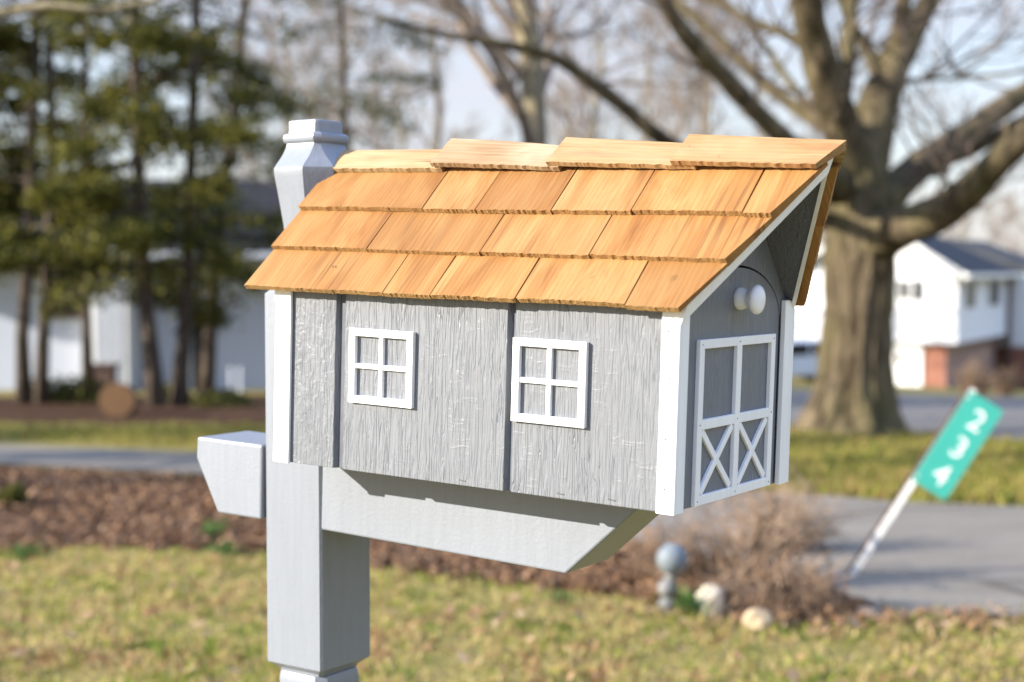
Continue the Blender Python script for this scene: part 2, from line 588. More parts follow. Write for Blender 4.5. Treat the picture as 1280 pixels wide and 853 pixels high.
b = MB(); b.box((-L+.001, .0165, .0015), (-L+.013, W-.0165, .19)); b.prism([(-L+.001, .01, .1905), (-L+.001, W-.01, .1905), (-L+.001, W/2, .327)], (.012, 0, 0))
b.build('rear_panel', M['end'], mail)
b = MB(); b.box((-L+.0135, .0165, .001), (-.012, W-.0165, .013)); b.build('floor_panel', M['soffit'], mail)
# corner trims
b = MB(); b.box((-L-.0005, -.0005, 0), (-L+.0218, .0035, .1955), .0007); b.build('corner_trim', M['white'], mail)
b = MB(); b.box((-.0190, -.0005, 0), (.0003, .0035, .1955), .0007); b.box((-.0052, .0038, .0), (.0003, .0197, .1925), .0007); near_trim = b.build('corner_trim', M['white'], mail)
b = MB(); b.box((-.0190, W-.0035, 0), (.0003, W+.0005, .1885), .0007); b.box((-.0052, W-.0249, .0), (.0003, W-.0038, .1975), .0007); b.build('corner_trim', M['white'], mail)

# door end: gable surround with an arched opening, and the door in it
YC, HW, ZS, ZH = W/2, .1087, .177, .0575
def arch(hw, zh, zb, n=28, y_c=YC):
    pts = [(y_c+hw, zb)]
    for i in range(n+1):
        a = math.pi * i / n
        pts.append((y_c + hw*math.cos(a), ZS + zh*math.sin(a)))
    pts.append((y_c-hw, zb))
    return pts
def gable_z(y):
    return AZ + ((y if y < W/2 else W-y) - AY) * (DZ/DY) - .0205
mb = MB()
out_ = [(YC + (y-YC)*1.06, z) if z < ZS + .001 else (y, z) for y, z in arch(HW, ZH, .0)]
n = len(out_)
vs, fs = [], []
lo_y, hi_y = .0165, W-.0165
top = []
for (y, z) in out_:
    yy = lo_y + (hi_y-lo_y) * (y-(YC-HW)) / (2*HW)
    top.append((yy, max(z, gable_z(yy)) if z > ZS-.001 else z))
for X in (-.0060, -.0130):
    vs += [(X, y, z) for y, z in out_] + [(X, y, z) for y, z in top]
for i in range(n-1):
    fs += [(i, i+1, n+i+1, n+i), (2*n+i, 3*n+i, 3*n+i+1, 2*n+i+1), (i, 2*n+i, 2*n+i+1, i+1), (n+i, n+i+1, 3*n+i+1, 3*n+i)]
mb.add(vs, fs)
mb.build('gable_panel', M['end'], mail)
door_o = MB()
hw2 = HW-.0012
dp = [(-.0062, y, z) for y, z in arch(hw2-.0018, ZH-.0022, .0008, y_c=YC+.0022)]
door_o.prism(dp, (-.012, 0, 0), .0006)
door = door_o.build('door', M['end'], mail)
b = MB(); b.box((-.030, .018, .014), (-.020, W-.018, .195)); b.build('inner_stop', M['groove'], mail)
t = MB()
XF = -.0062
def bar(p, q, w, th=.0046):
    """flat white stick on the door from (y,z) p to q"""
    a, c = Vector((0, *p)), Vector((0, *q))
    d = (c-a).normalized(); nn = Vector((0, -d.z, d.y))
    poly = [a+nn*w/2, c+nn*w/2, c-nn*w/2, a-nn*w/2]
    t.prism([p_ + Vector((XF, 0, 0)) for p_ in poly], (th, 0, 0), .0006)
y0, y1, z0, z1, zm, ym = .0472, .2258, .0018, .1628, .0802, .1372
w = .0105
bar((y0+w/2, z0), (y0+w/2, z1), w); bar((y1-w/2, z0), (y1-w/2, z1), w); bar((ym, z0), (ym, z1), .0115)
for s_, e_ in ((y0+w, ym-.00575), (ym+.00575, y1-w)):
    bar((s_, z1-.0045), (e_, z1-.0045), .009, .0043)
    bar((s_, z0+.0047), (e_, z0+.0047), .0094, .0043)
    bar((s_, zm), (e_, zm), .0098, .0043)
    bar((s_+.003, z0+.011), (e_-.003, zm-.006), .0072, .0036)
    bar((s_+.003, zm-.006), (e_-.003, z0+.011), .0072, .0031)
t.build('door_trim', M['white'], door)
k = MB()
KM = Matrix.Translation((-.0062, .1383, .2008)) @ Matrix.Rotation(math.pi/2, 4, 'Y')
prof = [(r*.94, z*.80) for r, z in [(.0118, -.001), (.0122, .002), (.0120, .005), (.0112, .008), (.0098, .0115), (.0092, .0145), (.0108, .0168), (.0138, .0198), (.0158, .0240), (.0158, .0268), (.0140, .0298), (.0100, .0318), (.0050, .0327), (.0005, .033)]]
k.lathe(prof, 32, KM)
k.build('knob', M['knob'], door, smooth_=True)
for zz in (.024, .071, .128, .172):
    m = MB(); m.lathe([(.0011, -.0004), (.0011, .0002), (.0005, .0003)], 10, Matrix.Translation((-.0098+random.uniform(-.002, .002), -.0005, zz)) @ Matrix.Rotation(math.pi/2, 4, 'X'))
    m.build('nail', M['groove'], near_trim)
for yy, zz in ((.0525, .158), (.1372, .158), (.2205, .158), (.1372, .0802), (.0525, .0802), (.2205, .0802), (.1372, .0062), (.0525, .0062), (.2205, .0062)):
    m = MB(); m.lathe([(.0008, -.0004), (.0008, .0002), (.0004, .0003)], 8, Matrix.Translation((XF+.0046, yy, zz)) @ Matrix.Rotation(math.pi/2, 4, 'Y'))
    m.build('nail', M['groove'], door)
# window frames
def window(c0, c1):
    (xa, za), (xb, zb) = c0, c1
    m = MB()
    f, mu, yo, yi = .0082, .0052, -.0012, .0042
    m.box((xa, yo, za), (xa+f, yi, zb), .0007); m.box((xb-f, yo, za), (xb, yi, zb), .0007)
    m.box((xa+f, yo+.0002, zb-f), (xb-f, yi, zb-.0001), .0007); m.box((xa+f, yo+.0002, za+.0001), (xb-f, yi, za+f), .0007)
    xc, zc = (xa+xb)/2, (za+zb)/2
    m.box((xc-mu/2, yo+.0008, za+f), (xc+mu/2, yi, zb-f), .0006)
    m.box((xa+f, yo+.0014, zc-mu/2), (xc-mu/2, yi, zc+mu/2), .0006); m.box((xc+mu/2, yo+.0014, zc-mu/2), (xb-f, yi, zc+mu/2), .0006)
    m.build('window_frame', M['white'], mail)
window((-.3942, .0750), (-.3086, .1552)); window((-.1845, .0732), (-.0993, .1570))

# roof: two decks (one part), each shingle, cap and verge board a sub-part
deck = MB()
for far in (False, True):
    hb, ht = -.0130, -.0050
    q = []
    for h in (hb, ht):
        st = SR + 1.115*h
        for s in (.002 if far else .0235, st - .0006):
            q.append((xl(s)+.004, s, h)); q.append((xv(s)-(.0125 if far else .013), s, h))
    pts = [roof_pt(x, s, h, far) for x, s, h in q]
    deck.add(pts, [(0,1,3,2), (4,6,7,5), (0,4,5,1), (2,3,7,6), (0,2,6,4), (1,5,7,3)])
roof = deck.build('roof', M['soffit'], mail)

def shingle(x0a, x0b, x1a, x1b, s0, s1, far, lift=0.0, cap=False, hl=0.0, hr=0.0, th=.0058, seed=0, name='shingle', thick=False):
    """x0a/x0b: left edge at butt / at top; hl/hr: lift of left/right end"""
    nx = max(6, int((x1a-x0a)/.0022))
    ns = 5
    vs, fs, uv = [], [], {}
    bow = random.uniform(-.0006, .0009)
    for i in range(nx+1):
        u = i/nx
        j = .0012*noise.noise(Vector((u*30, seed*3.1, .5))) + .0006*noise.noise(Vector(((x0a+u*(x1a-x0a))*420, seed*7.7, 4)))
        lf = lift + hl*(1-u) + hr*u + bow*math.sin(math.pi*u)
        for k in range(ns+1):
            v = k/ns
            for side in (0, 1):
                if cap:
                    h = lf - .0078*v + (th if side == 0 else 0) + (.0004*noise.noise(Vector((u*9, v*3, seed))))
                    sl = SR + 1.115*(lf - .0078 + (th if side == 0 else 0)) - .0004
                    s = s0 + (sl - s0)*v
                else:
                    s = s0 + (s1-s0)*v
                    top_h = .0058 + (-.0058)*(s-s0)/.06
                    h = lf*(1-v) + (top_h if side == 0 else ((-.0004 - .0042*v) if not thick else -.0054 if not far else -.0070))
                if k == 0: s += j * (1 if side == 0 else .6)
                xx0 = x0a + (x0b-x0a)*v; xx1 = x1a + (x1b-x1a)*v
                vs.append(roof_pt(xx0 + (xx1-xx0)*u, s, h, far))
                uv[len(vs)-1] = (xx0 + (xx1-xx0)*u, s) if not cap else (s, xx0 + (xx1-xx0)*u)
    def id_(i, k, side): return (i*(ns+1)+k)*2+side
    mat = []
    for i in range(nx):
        for k in range(ns):
            fs.append((id_(i,k,0), id_(i+1,k,0), id_(i+1,k+1,0), id_(i,k+1,0))); mat.append(0)
            fs.append((id_(i,k,1), id_(i,k+1,1), id_(i+1,k+1,1), id_(i+1,k,1))); mat.append(0)
        fs.append((id_(i,0,1), id_(i+1,0,1), id_(i+1,0,0), id_(i,0,0))); mat.append(0 if cap else 1)
        fs.append((id_(i,ns,0), id_(i+1,ns,0), id_(i+1,ns,1), id_(i,ns,1))); mat.append(0)
    for k in range(ns):
        fs.append((id_(0,k,0), id_(0,k+1,0), id_(0,k+1,1), id_(0,k,1))); mat.append(1 if cap else 0)
        fs.append((id_(nx,k,0), id_(nx,k,1), id_(nx,k+1,1), id_(nx,k+1,0))); mat.append(1 if cap else 0)
    me = bpy.data.meshes.new(name)
    me.from_pydata(vs, [], fs)
    me.materials.append(M['cedar_cap'] if cap else M['cedar']); me.materials.append(M['cedar_end'])
    me.polygons.foreach_set('material_index', mat)
    ul = me.uv_layers.new(name='UVMap')
    for lp in me.loops: ul.data[lp.index].uv = uv[lp.vertex_index]
    bm = bmesh.new(); bm.from_mesh(me); bmesh.ops.recalc_face_normals(bm, faces=bm.faces); bm.to_mesh(me); bm.free()
    o = bpy.data.objects.new(name, me)
    COL.objects.link(o)
    o.parent = roof
    return o

rows = [(.000, [-.338, -.2765, -.1735, -.0505]), (.060, [-.3925, -.2440, -.1145]), (.120, [-.3490, -.2790, -.1840, -.0912, .0290])]
rows_far = [(.000, [-.41, -.29, -.14]), (.060, [-.36, -.24, -.08]), (.120, [-.44, -.30, -.20, -.03])]
sd = 0
for far, rr in ((False, rows), (True, rows_far)):
    for s0, joints in rr:
        s1 = s0 + .074
        ed = [None] + joints + [None]
        for a, c in zip(ed, ed[1:]):
            sd += 1
            g = .0007
            x0a, x0b = (xl(s0), xl(s1)) if a is None else (a+g, a+g+random.uniform(-.0006, .0012))
            x1a, x1b = (xv(s0), xv(s1)) if c is None else (c-g, c-g+random.uniform(-.0012, .0006))
            # the lower row's first joint is a mere seam
            shingle(x0a, x0b, x1a, x1b, s0 + random.uniform(-.0014, .0010), s1, far, random.uniform(0, .0009), seed=sd, thick=(c is None and s0 > .01))
caps = [(-.5205, -.3550, .0012, .0008), (-.3655, -.2020, .0088, .0012), (-.2145, -.0435, .0082, .0016), (-.0675, .0845, .0088, .0030)]
for far in (False, True):
    for i, (a, c, hl, hr) in enumerate(caps):
        sd += 1
        last = i == 3
        shingle(a, a+.002, c, c + (.0175 if last else .001), .1815 + random.uniform(-.001, .001), None, far, 0, True, hl, hr, .0062, sd, 'ridge_cap')
# white verge boards under the shingles at the door end and the rear end
for far in (False, True):
    for front in (True, False):
        m = MB()
        h0, h1 = (-.0180, -.0056) if not far else (-.0150, -.0076)
        sec = []
        for end in (0, 1):
            for h in (h0, h1):
                s = (0.0002 - AY + h*DZ) / DY if end == 0 else SR + 1.115*h - .0045
                for dx in (0, -.010 if not far else -.0037):
                    ov = (.0042 if not far else .0085) if front else .030
                    x = xv(s) - ov + dx if front else xl(max(s, 0)) + ov - dx
                    sec.append(roof_pt(x, s, h, far))
        m.add(sec, [(0,1,3,2), (4,6,7,5), (0,2,6,4), (1,5,7,3), (0,4,5,1), (2,3,7,6)])
        m.build('verge_board', M['white'], roof)
for cx_, cs in ((.052, .205), (-.058, .207), (-.425, .0355)):
    for dx in (-.002, .002):
        m = MB()
        h = .0058 if cx_ > 0 else .0102 if cs > .1 else .0031
        m.tube([roof_pt(cx_+dx-.0016, cs, h), roof_pt(cx_+dx+.0012, cs-.0022, h)], .0004, 5)
        m.build('staple', M['metal'], roof)

# ------------------------------------------------------------------ mailbox post
PW = 0.0899
post_yaw = 0.6119715
PT = Vector((-0.2229389, 1.7427298, 0))
pr = yaw_matrix(post_yaw)
pc = PT + pr @ Vector((-PW/2, PW/2, 0))
post = empty('mailbox_post', Matrix.Translation(pc) @ pr.to_4x4(), 'pale grey square timber post with urn finial carrying the mailbox', 'post')
def loft(secs):
    """secs: (z, half width, corner chamfer): square sections with cut corners"""
    m = MB(); vs, fs = [], []
    for z, a, c in secs:
        c = max(c, .0008)
        vs += [(a-c,-a,z),(a,-a+c,z),(a,a-c,z),(a-c,a,z),(-a+c,a,z),(-a,a-c,z),(-a,-a+c,z),(-a+c,-a,z)]
    for i in range(len(secs)-1):
        for k in range(8):
            a, b2 = i*8+k, i*8+(k+1) % 8
            fs.append((a, b2, b2+8, a+8))
    fs.append(tuple(range(7, -1, -1))); fs.append(tuple(range((len(secs)-1)*8, len(secs)*8)))
    m.add(vs, fs)
    return m
H = CAM_H
hw = PW/2
sh = loft([(.30, hw, .004), (H-.4745+.012, hw, .004)][:1] + [(.30+.0001, hw, .004)]) if False else None
body = loft([(H-.4825, hw-.011, .004), (H-.4800, hw-.010, .004), (H-.4725, hw-.0005, .003), (H-.470, hw, .0028), (H-.030, hw, .0028), (H-.0125, .034, .016)])
auto_smooth(body.build('shaft', M['post'], post), 20)
# turned lower section and square foot
tn = loft([(.340, .036, .012), (.350, .039, .014), (.375, .034, .014), (.40, .029, .013), (.46, .031, .014), (.56, .036, .017), (.68, .0395, .019), (.76, .0385, .018), (.815, .035, .015), (.832, .0325, .012),
           (.836, .0355, .011), (.845, .0382, .0105), (.855, .0388, .0105), (.8625, .0378, .0105), (.8664, .0362, .0105), (.8674, .0345, .010)])
auto_smooth(tn.build('carved_section', M['post'], post), 24)
ft = loft([(-.05, hw, .003), (.33, hw, .003), (.341, hw-.011, .003)])
ft.build('foot', M['post'], post)
fin = loft([(H-.012, .033, .016), (H+.005, .0335, .0165), (H+.030, .0345, .0175), (H+.052, .0368, .019), (H+.075, .0405, .021), (H+.095, .0442, .0235), (H+.108, .0467, .025), (H+.1150, .0478, .0255),
            (H+.1180, .0476, .025), (H+.1210, .0455, .0232), (H+.125, .0418, .0195), (H+.130, .0372, .0150), (H+.136, .0325, .0105), (H+.142, .0290, .0072), (H+.1462, .0272, .0058), (H+.1475, .0270, .0056),
            (H+.1480, .0282, .006), (H+.1500, .0300, .0066), (H+.1525, .0308, .007), (H+.1550, .0308, .007), (H+.1575, .0300, .0066), (H+.1592, .0280, .0055), (H+.1602, .0246, .0042),
            (H+.1640, .0240, .0036), (H+.1690, .0242, .0034), (H+.1730, .0240, .0034), (H+.1745, .0234, .0034), (H+.1750, .0222, .0034)])
auto_smooth(fin.build('finial', M['post'], post), 24)
# the cross arm follows the mailbox, a little out of plumb: build in mailbox space, move to post space
toP = post.matrix_world.inverted() @ (Matrix.Translation(MBT) @ MBR.to_4x4())
def arm_piece(name, outline, y0, y1, mat, bev):
    m = MB()
    m.prism([toP @ Vector((x, y0, z)) for x, z in outline], (toP.to_3x3() @ Vector((0, y1-y0, 0))), bev)
    return m.build(name, mat, post)
arm_piece('arm', [(-.4985, -.0018), (-.0690, -.0018), (-.1650, -.0925), (-.4985, -.0888)], .0815, .1715, M['arm'], .0022)
arm_piece('arm_end', [(-.7005, .0012), (-.5925, .0012), (-.5925, -.0886), (-.6640, -.0892), (-.7015, -.0250)], .0815, .1715, M['arm'], .0028)

# ------------------------------------------------------------------ trees
def bark(name, a, b, scale=1.0, moss=None):
    m = Mat(name, .95, .1)
    v = m.coord((6*scale, 6*scale, 1.3*scale))
    f = m.noise(v, 1.6, 6, .65, .6)
    c = m.ramp(f, [(.3, a), (.55, b), (.75, tuple(x*1.25 for x in b))])
    if moss:
        g = m.noise(m.coord((.9, .9, .6)), 1.5, 4, .6)
        c = m.mix(m.ramp(g, [(.42, 0.0), (.62, .75)]), c, moss)
    m.color(c)
    big = m.noise(m.coord((3.2*scale, 3.2*scale, .55*scale)), 1.5, 4, .6, .5)
    c = m.mix(.75, c, m.ramp(big, [(.34, .38), (.52, .95), (.7, 1.25)]), 'MULTIPLY')
    m.color(c)
    m.bump(m.math('ADD', f, big), 1.0, .14/scale)
    return m.m
M['bark_oak'] = bark('furrowed_bark', (.020, .014, .009), (.185, .143, .090), 1.0, (.155, .134, .062))
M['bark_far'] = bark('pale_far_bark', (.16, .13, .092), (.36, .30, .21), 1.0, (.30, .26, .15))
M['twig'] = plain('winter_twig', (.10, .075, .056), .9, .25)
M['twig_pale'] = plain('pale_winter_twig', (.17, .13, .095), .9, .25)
M['bark_conifer'] = bark('conifer_bark', (.030, .023, .018), (.15, .118, .09), 1.6)

def leaf_mat(name, cols, trans=.35, patch=0):
    m = Mat(name, .7, .2)
    g = m.n('ShaderNodeNewGeometry')
    f = g.outputs['Random Per Island']
    if patch:
        v = m.coord((1, 1, 1))
        f = m.math('ADD', m.math('MULTIPLY', f, .5), m.math('ADD', m.math('MULTIPLY', m.math('SUBTRACT', m.noise(v, 9, 3, .7), .5), 2.8), m.math('ADD', m.math('MULTIPLY', m.math('SUBTRACT', m.noise(v, 1.3, 2), .5), .7), .31)))
    c = m.ramp(f, [(i/(len(cols)-1), q) for i, q in enumerate(cols)])
    m.color(c)
    tr = m.n('ShaderNodeBsdfTranslucent')
    m.l(c, tr.inputs['Color'])
    mx = m.n('ShaderNodeMixShader', Fac=trans)
    m.l(m.b.outputs['BSDF'], mx.inputs[1]); m.l(tr.outputs['BSDF'], mx.inputs[2])
    m.l(mx.outputs['Shader'], m.t.nodes['Material Output'].inputs['Surface'])
    return m.m
M['needle'] = leaf_mat('evergreen_foliage', [(.030, .034, .008), (.058, .062, .011), (.110, .108, .017), (.22, .20, .034)])
M['needle_dark'] = leaf_mat('dark_evergreen_foliage', [(.025, .036, .014), (.045, .058, .020), (.08, .09, .028)])
M['hedge'] = leaf_mat('shrub_foliage', [(.05, .06, .016), (.10, .11, .028), (.17, .16, .045), (.10, .08, .03)])
M['blade'] = leaf_mat('grass_blade', [(.075, .15, .018), (.17, .26, .032), (.31, .33, .055), (.52, .43, .15), (.64, .53, .28), (.48, .31, .15), (.32, .16, .08)], .3, 1)
M['blade_shaded'] = leaf_mat('shade_toned_grass_blade', [(.06, .095, .014), (.14, .17, .024), (.24, .225, .042), (.36, .285, .085), (.30, .19, .075)], .3, 1)  # darker copy of the grass, part of the tree shade put into its colour
M['chip'] = leaf_mat('bark_chip', [(.085, .044, .022), (.145, .077, .038), (.21, .115, .058), (.31, .19, .105), (.12, .064, .034)], 0)
M['dry_leaf'] = leaf_mat('dry_leaf', [(.22, .11, .055), (.30, .18, .09), (.38, .27, .16), (.16, .08, .045)], .2)
M['dry_stem'] = leaf_mat('dry_stem', [(.08, .05, .032), (.19, .125, .08), (.31, .22, .15), (.24, .145, .085)], .1)

def grow(mb, p, d, length, r, level, rnd, n=4, seg=5, up=.12, kids=5, wander=.25, ratio=.55, minr=.004):
    pts, rad = [p.copy()], [r]
    q, dd = p.copy(), d.normalized()
    for i in range(seg):
        dd = (dd + Vector((rnd.uniform(-1, 1), rnd.uniform(-1, 1), rnd.uniform(-1, 1)))*wander + Vector((0, 0, up))).normalized()
        q = q + dd * length / seg
        pts.append(q.copy()); rad.append(max(minr, r*(1 - .75*(i+1)/seg)))
    mb.tube(pts, rad, n if level > 1 else 3, cap=False)
    if level <= 0: return
    for i in range(kids):
        f = rnd.uniform(.25, 1.0)
        x = f*seg; j = min(seg-1, int(x))
        base = pts[j].lerp(pts[j+1], x-j)
        ax = (pts[j+1]-pts[j]).normalized()
        side = ax.orthogonal().normalized()
        side = (Matrix.Rotation(rnd.uniform(0, 6.283), 3, ax) @ side)
        nd = (ax*rnd.uniform(.5, 1.0) + side*rnd.uniform(.5, 1.0)).normalized()
        grow(mb, base, nd, length*ratio*rnd.uniform(.7, 1.25)*(1.1-.4*f), max(minr, rad[j]*.6), level-1, rnd, n, seg, up, kids, wander, ratio, minr)

def bare_tree(base, height, r, label, group, seed, mat='twig', bmat='bark_far', spread=.9, fork=.35, limbs=9, level=3, lean=(0, 0), minr=.007, cat='tree', kids=5):
    rnd = random.Random(seed)
    root = empty('bare_tree', base, label, cat, group)
    t = MB()
    pts, rad = [], []
    for i in range(9):
        f = i/8
        pts.append(Vector((lean[0]*f*height + rnd.uniform(-.02, .02)*height*f, lean[1]*f*height + rnd.uniform(-.02, .02)*height*f, f*height*.85 - .1)))
        rad.append(r*(1.35 if i == 0 else 1-.8*f))
    t.tube(pts, rad, 9, wob=.1)
    t.build('trunk', M[bmat], root, smooth_=True, fix=False)
    c = MB()
    for i in range(limbs):
        f = fork + (1-fork)*(i+.5*rnd.random())/limbs
        x = f*8; j = min(7, int(x))
        p = pts[j].lerp(pts[j+1], x-j)
        a = rnd.uniform(0, 6.283)
        d = Vector((math.cos(a)*spread, math.sin(a)*spread, rnd.uniform(.35, .9)))
        grow(c, p, d, height*rnd.uniform(.32, .5)*(1.15-.5*f), rad[j]*.45, level, rnd, 5, 5, .1, kids, .22, .55, minr)
    c.build('crown', M[mat], root, fix=False)
    return root

# the big tree on the right: limbs follow the photograph
def big_tree():
    D = G(1066, 543).y
    base = G(1066, 543)
    root = empty('big_tree', base, 'big bare old tree with thick forked limbs on the right', 'tree')
    ppm = FPX / D
    def Q(x, y, dd=0): return P(x, y, D+dd) - base
    t = MB()
    trunk_pts = [(1066, 556, 84), (1066, 543, 74), (1066, 530, 62), (1067, 510, 53), (1068, 480, 47), (1070, 440, 43), (1072, 400, 42), (1074, 350, 43), (1076, 310, 44), (1077, 280, 43), (1076, 250, 39), (1074, 222, 33), (1072, 195, 26)]
    pts0 = [Q(x, y) for x, y, r in trunk_pts]; rad0 = [r/ppm for x, y, r in trunk_pts]
    pts, rad = [], []
    for i in range(len(pts0)-1):
        for k in range(3):
            pts.append(pts0[i].lerp(pts0[i+1], k/3)); rad.append(rad0[i]*(1-k/3) + rad0[i+1]*k/3)
    pts.append(pts0[-1]); rad.append(rad0[-1])
    t.tube(pts, rad, 72, wob=.07, furrow=.13)
    rnd = random.Random(3)
    for k in range(7):                                   # root flare
        a = 2*math.pi*k/7 + .3
        dv = Vector((math.cos(a), math.sin(a), 0))
        t.tube([dv*.16 + Vector((0, 0, .7)), dv*.30 + Vector((0, 0, .28)), dv*.47 + Vector((0, 0, .05)), dv*.66 + Vector((0, 0, -.12))], [.14, .15, .11, .05], 10, wob=.15)
    t.build('trunk', M['bark_oak'], root, smooth_=True, fix=False)
    limbs = [
        [(1070, 235, 27, 0), (1060, 190, 25, -.1), (1044, 140, 24, -.3), (1028, 85, 21, -.5), (1016, 40, 20, -.6), (1010, 0, 19, -.8), (1002, -70, 16, -1), (985, -160, 12, -1)],
        [(1078, 240, 30, 0), (1086, 190, 27, .1), (1096, 140, 27, .3), (1108, 100, 25, .4), (1124, 68, 22, .5), (1140, 38, 18, .6), (1160, 5, 14, .7), (1190, -50, 11, .9)],
        [(1104, 100, 16, .4), (1084, 62, 8, .5), (1062, 25, 7, .5), (1050, -10, 7, .6), (1030, -70, 6, .8)],
        [(1120, 70, 12, .5), (1126, 30, 11, .3), (1130, -10, 10, .2), (1135, -90, 8, 0)],
        [(1050, 130, 13, -.3), (1058, 90, 11, -.2), (1062, 40, 9, 0), (1066, -20, 8, .1)],
        [(1062, 205, 20, 0), (1040, 165, 10, .4), (1000, 138, 9, .7), (960, 108, 8.5, 1.0), (910, 60, 8, 1.2), (865, 18, 7, 1.4), (830, -10, 6, 1.6), (770, -60, 5, 2)],
        [(1050, 235, 22, -.4), (985, 178, 11, -1.6), (945, 140, 10.5, -1.9), (900, 92, 10, -2.2), (860, 48, 9, -2.4), (835, 12, 8, -2.5), (815, -30, 7, -2.6)],
        [(1035, 160, 8, -.2), (1000, 120, 5, .2), (975, 85, 4.5, .4), (950, 50, 4, .6), (925, 20, 4, .8), (880, -20, 3, 1)],
        [(1012, 60, 8, -.6), (975, 40, 5, -.5), (930, 22, 4.5, -.4), (890, 0, 4, -.3), (850, -20, 3.5, -.3)],
        [(1090, 262, 28, .1), (1118, 236, 22, .5), (1150, 207, 21, .9), (1185, 184, 19, 1.2), (1230, 152, 17, 1.5), (1285, 112, 14, 1.9), (1350, 60, 10, 2.4)],
        [(1092, 300, 34, -.1), (1125, 286, 25, -.5), (1160, 272, 22, -.9), (1200, 250, 19, -1.3), (1235, 215, 17, -1.6), (1285, 168, 15, -2), (1360, 110, 10, -2.4)],
        [(1062, 296, 12, .3), (1000, 262, 9.5, .0), (930, 226, 9.5, -.5), (870, 198, 9.2, -.9), (825, 172, 9, -1.2), (780, 134, 8.5, -1.3), (740, 104, 8, -1.4), (700, 76, 7.5, -1.5), (665, 64, 6.5, -1.6), (610, 52, 5, -1.7), (540, 40, 4, -1.8), (470, 20, 3, -2)],
        [(1150, 207, 12, .9), (1210, 190, 10, .7), (1280, 150, 8, .5), (1340, 130, 6, .3)],
        [(1108, 105, 6, .4), (1150, 100, 3, .3), (1200, 97, 2.6, .2), (1260, 92, 2.2, 0), (1320, 80, 2, -.2)],
    ]
    for lm in limbs:
        m = MB()
        pts = [Q(x, y, d) for x, y, r, d in lm]; rad = [r/ppm for x, y, r, d in lm]
        # soften the polyline
        P2, R2 = [], []
        for i in range(len(pts)-1):
            for k in range(3):
                u = k/3
                p0 = pts[max(0, i-1)]; p1 = pts[i]; p2 = pts[i+1]; p3 = pts[min(len(pts)-1, i+2)]
                P2.append(.5*((2*p1)+(p2-p0)*u+(2*p0-5*p1+4*p2-p3)*u*u+(3*p1-p0-3*p2+p3)*u*u*u)); R2.append(rad[i]*(1-u)+rad[i+1]*u)
        P2.append(pts[-1]); R2.append(rad[-1])
        m.tube(P2, R2, 20, wob=.13, furrow=.08)
        m.build('limb', M['bark_oak'], root, smooth_=True, fix=False)
    tw = MB()
    for lm in limbs[2:]:
        for k in range(5):
            i = rnd.randrange(1, len(lm)-1)
            x, y, r, d = lm[i]
            p = Q(x, y, d)
            dv = Vector((rnd.uniform(-1, 1), rnd.uniform(-.6, .6), rnd.uniform(-.2, 1)))
            grow(tw, p, dv, rnd.uniform(.8, 1.9), .022, 2, rnd, 4, 5, .12, 4, .25, .6, .004)
    tw.build('twigs', M['twig'], root, fix=False)
big_tree()

# far winter trees
def far_tree(px, depth, height, r, label, seed, **kw):
    x = (px-CX)/FPX*depth
    return bare_tree(Vector((x, depth, terrain(x, depth))), height, r, label, 'bare winter trees in the distance', seed, **kw)
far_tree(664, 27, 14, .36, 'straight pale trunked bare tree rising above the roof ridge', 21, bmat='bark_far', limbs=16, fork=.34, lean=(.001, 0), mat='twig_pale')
far_specs = [
    (545, 50, 14, .24, 'bare tree just to the left of the pale straight trunk', 2), (705, 66, 15, .26, 'distant bare tree to the right of the pale trunk', 9), (770, 90, 14, .26, 'hazy bare tree far behind the ridge and right of centre', 17),
    (440, 44, 12, .20, 'slim bare tree between the post finial and the evergreens', 1), 
    (745, 46, 13, .22, 'bare tree above the middle of the shingle roof', 4),
    (810, 58, 15, .26, 'tall faint bare tree above the third ridge cap', 5), (880, 42, 11, .18, 'bare tree behind the lowest left limb of the big tree', 6),
    (950, 60, 14, .24, 'faint bare tree seen through the limbs left of the big trunk', 7), (500, 64, 15, .26, 'distant bare tree right of the post finial', 8),
    (360, 52, 14, .24, 'bare tree behind the post finial', 10),
    (1240, 88, 11, .22, 'brownish bare tree behind the roof of the white house', 12), (1300, 96, 12, .24, 'bare tree beyond the far end of the white house', 13),
    (1200, 110, 13, .24, 'farthest bare tree peeking over the white house roof', 14), (1020, 90, 13, .24, 'bare tree hidden mostly behind the big trunk', 15),
    (860, 96, 14, .26, 'hazy bare tree far away below the big limbs', 18),
]
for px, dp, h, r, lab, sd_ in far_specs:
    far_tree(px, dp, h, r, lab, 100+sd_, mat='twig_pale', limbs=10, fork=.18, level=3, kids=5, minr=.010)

# the evergreens on the left
def sprays(mb, p, d, length, rnd, dens, size, droop):
    """flat hanging sprays of small leaves along a branch"""
    side = d.cross(Vector((0, 0, 1)))
    side = side.normalized() if side.length > .01 else Vector((1, 0, 0))
    n_ = int(length*dens)
    for i in range(n_):
        f = .16 + .84*rnd.random() ** .8
        c = p + d*length*f + Vector((0, 0, -droop*length*f*f))
        c += side*rnd.gauss(0, .16*length*(1.1-f*.6)) + Vector((0, 0, rnd.gauss(-.06, .09)))
        a = Vector((rnd.gauss(0, 1), rnd.gauss(0, 1), rnd.gauss(-.5, .6))).normalized()
        b2 = a.orthogonal().normalized()
        b2 = Matrix.Rotation(rnd.uniform(0, 6.28), 3, a) @ b2
        s = size*rnd.uniform(.6, 1.4)
        mb.add([c - b2*s*.28, c + a*s*.55 - b2*s*.2, c + a*s, c + a*s*.5 + b2*s*.3], [(0, 1, 2, 3)])

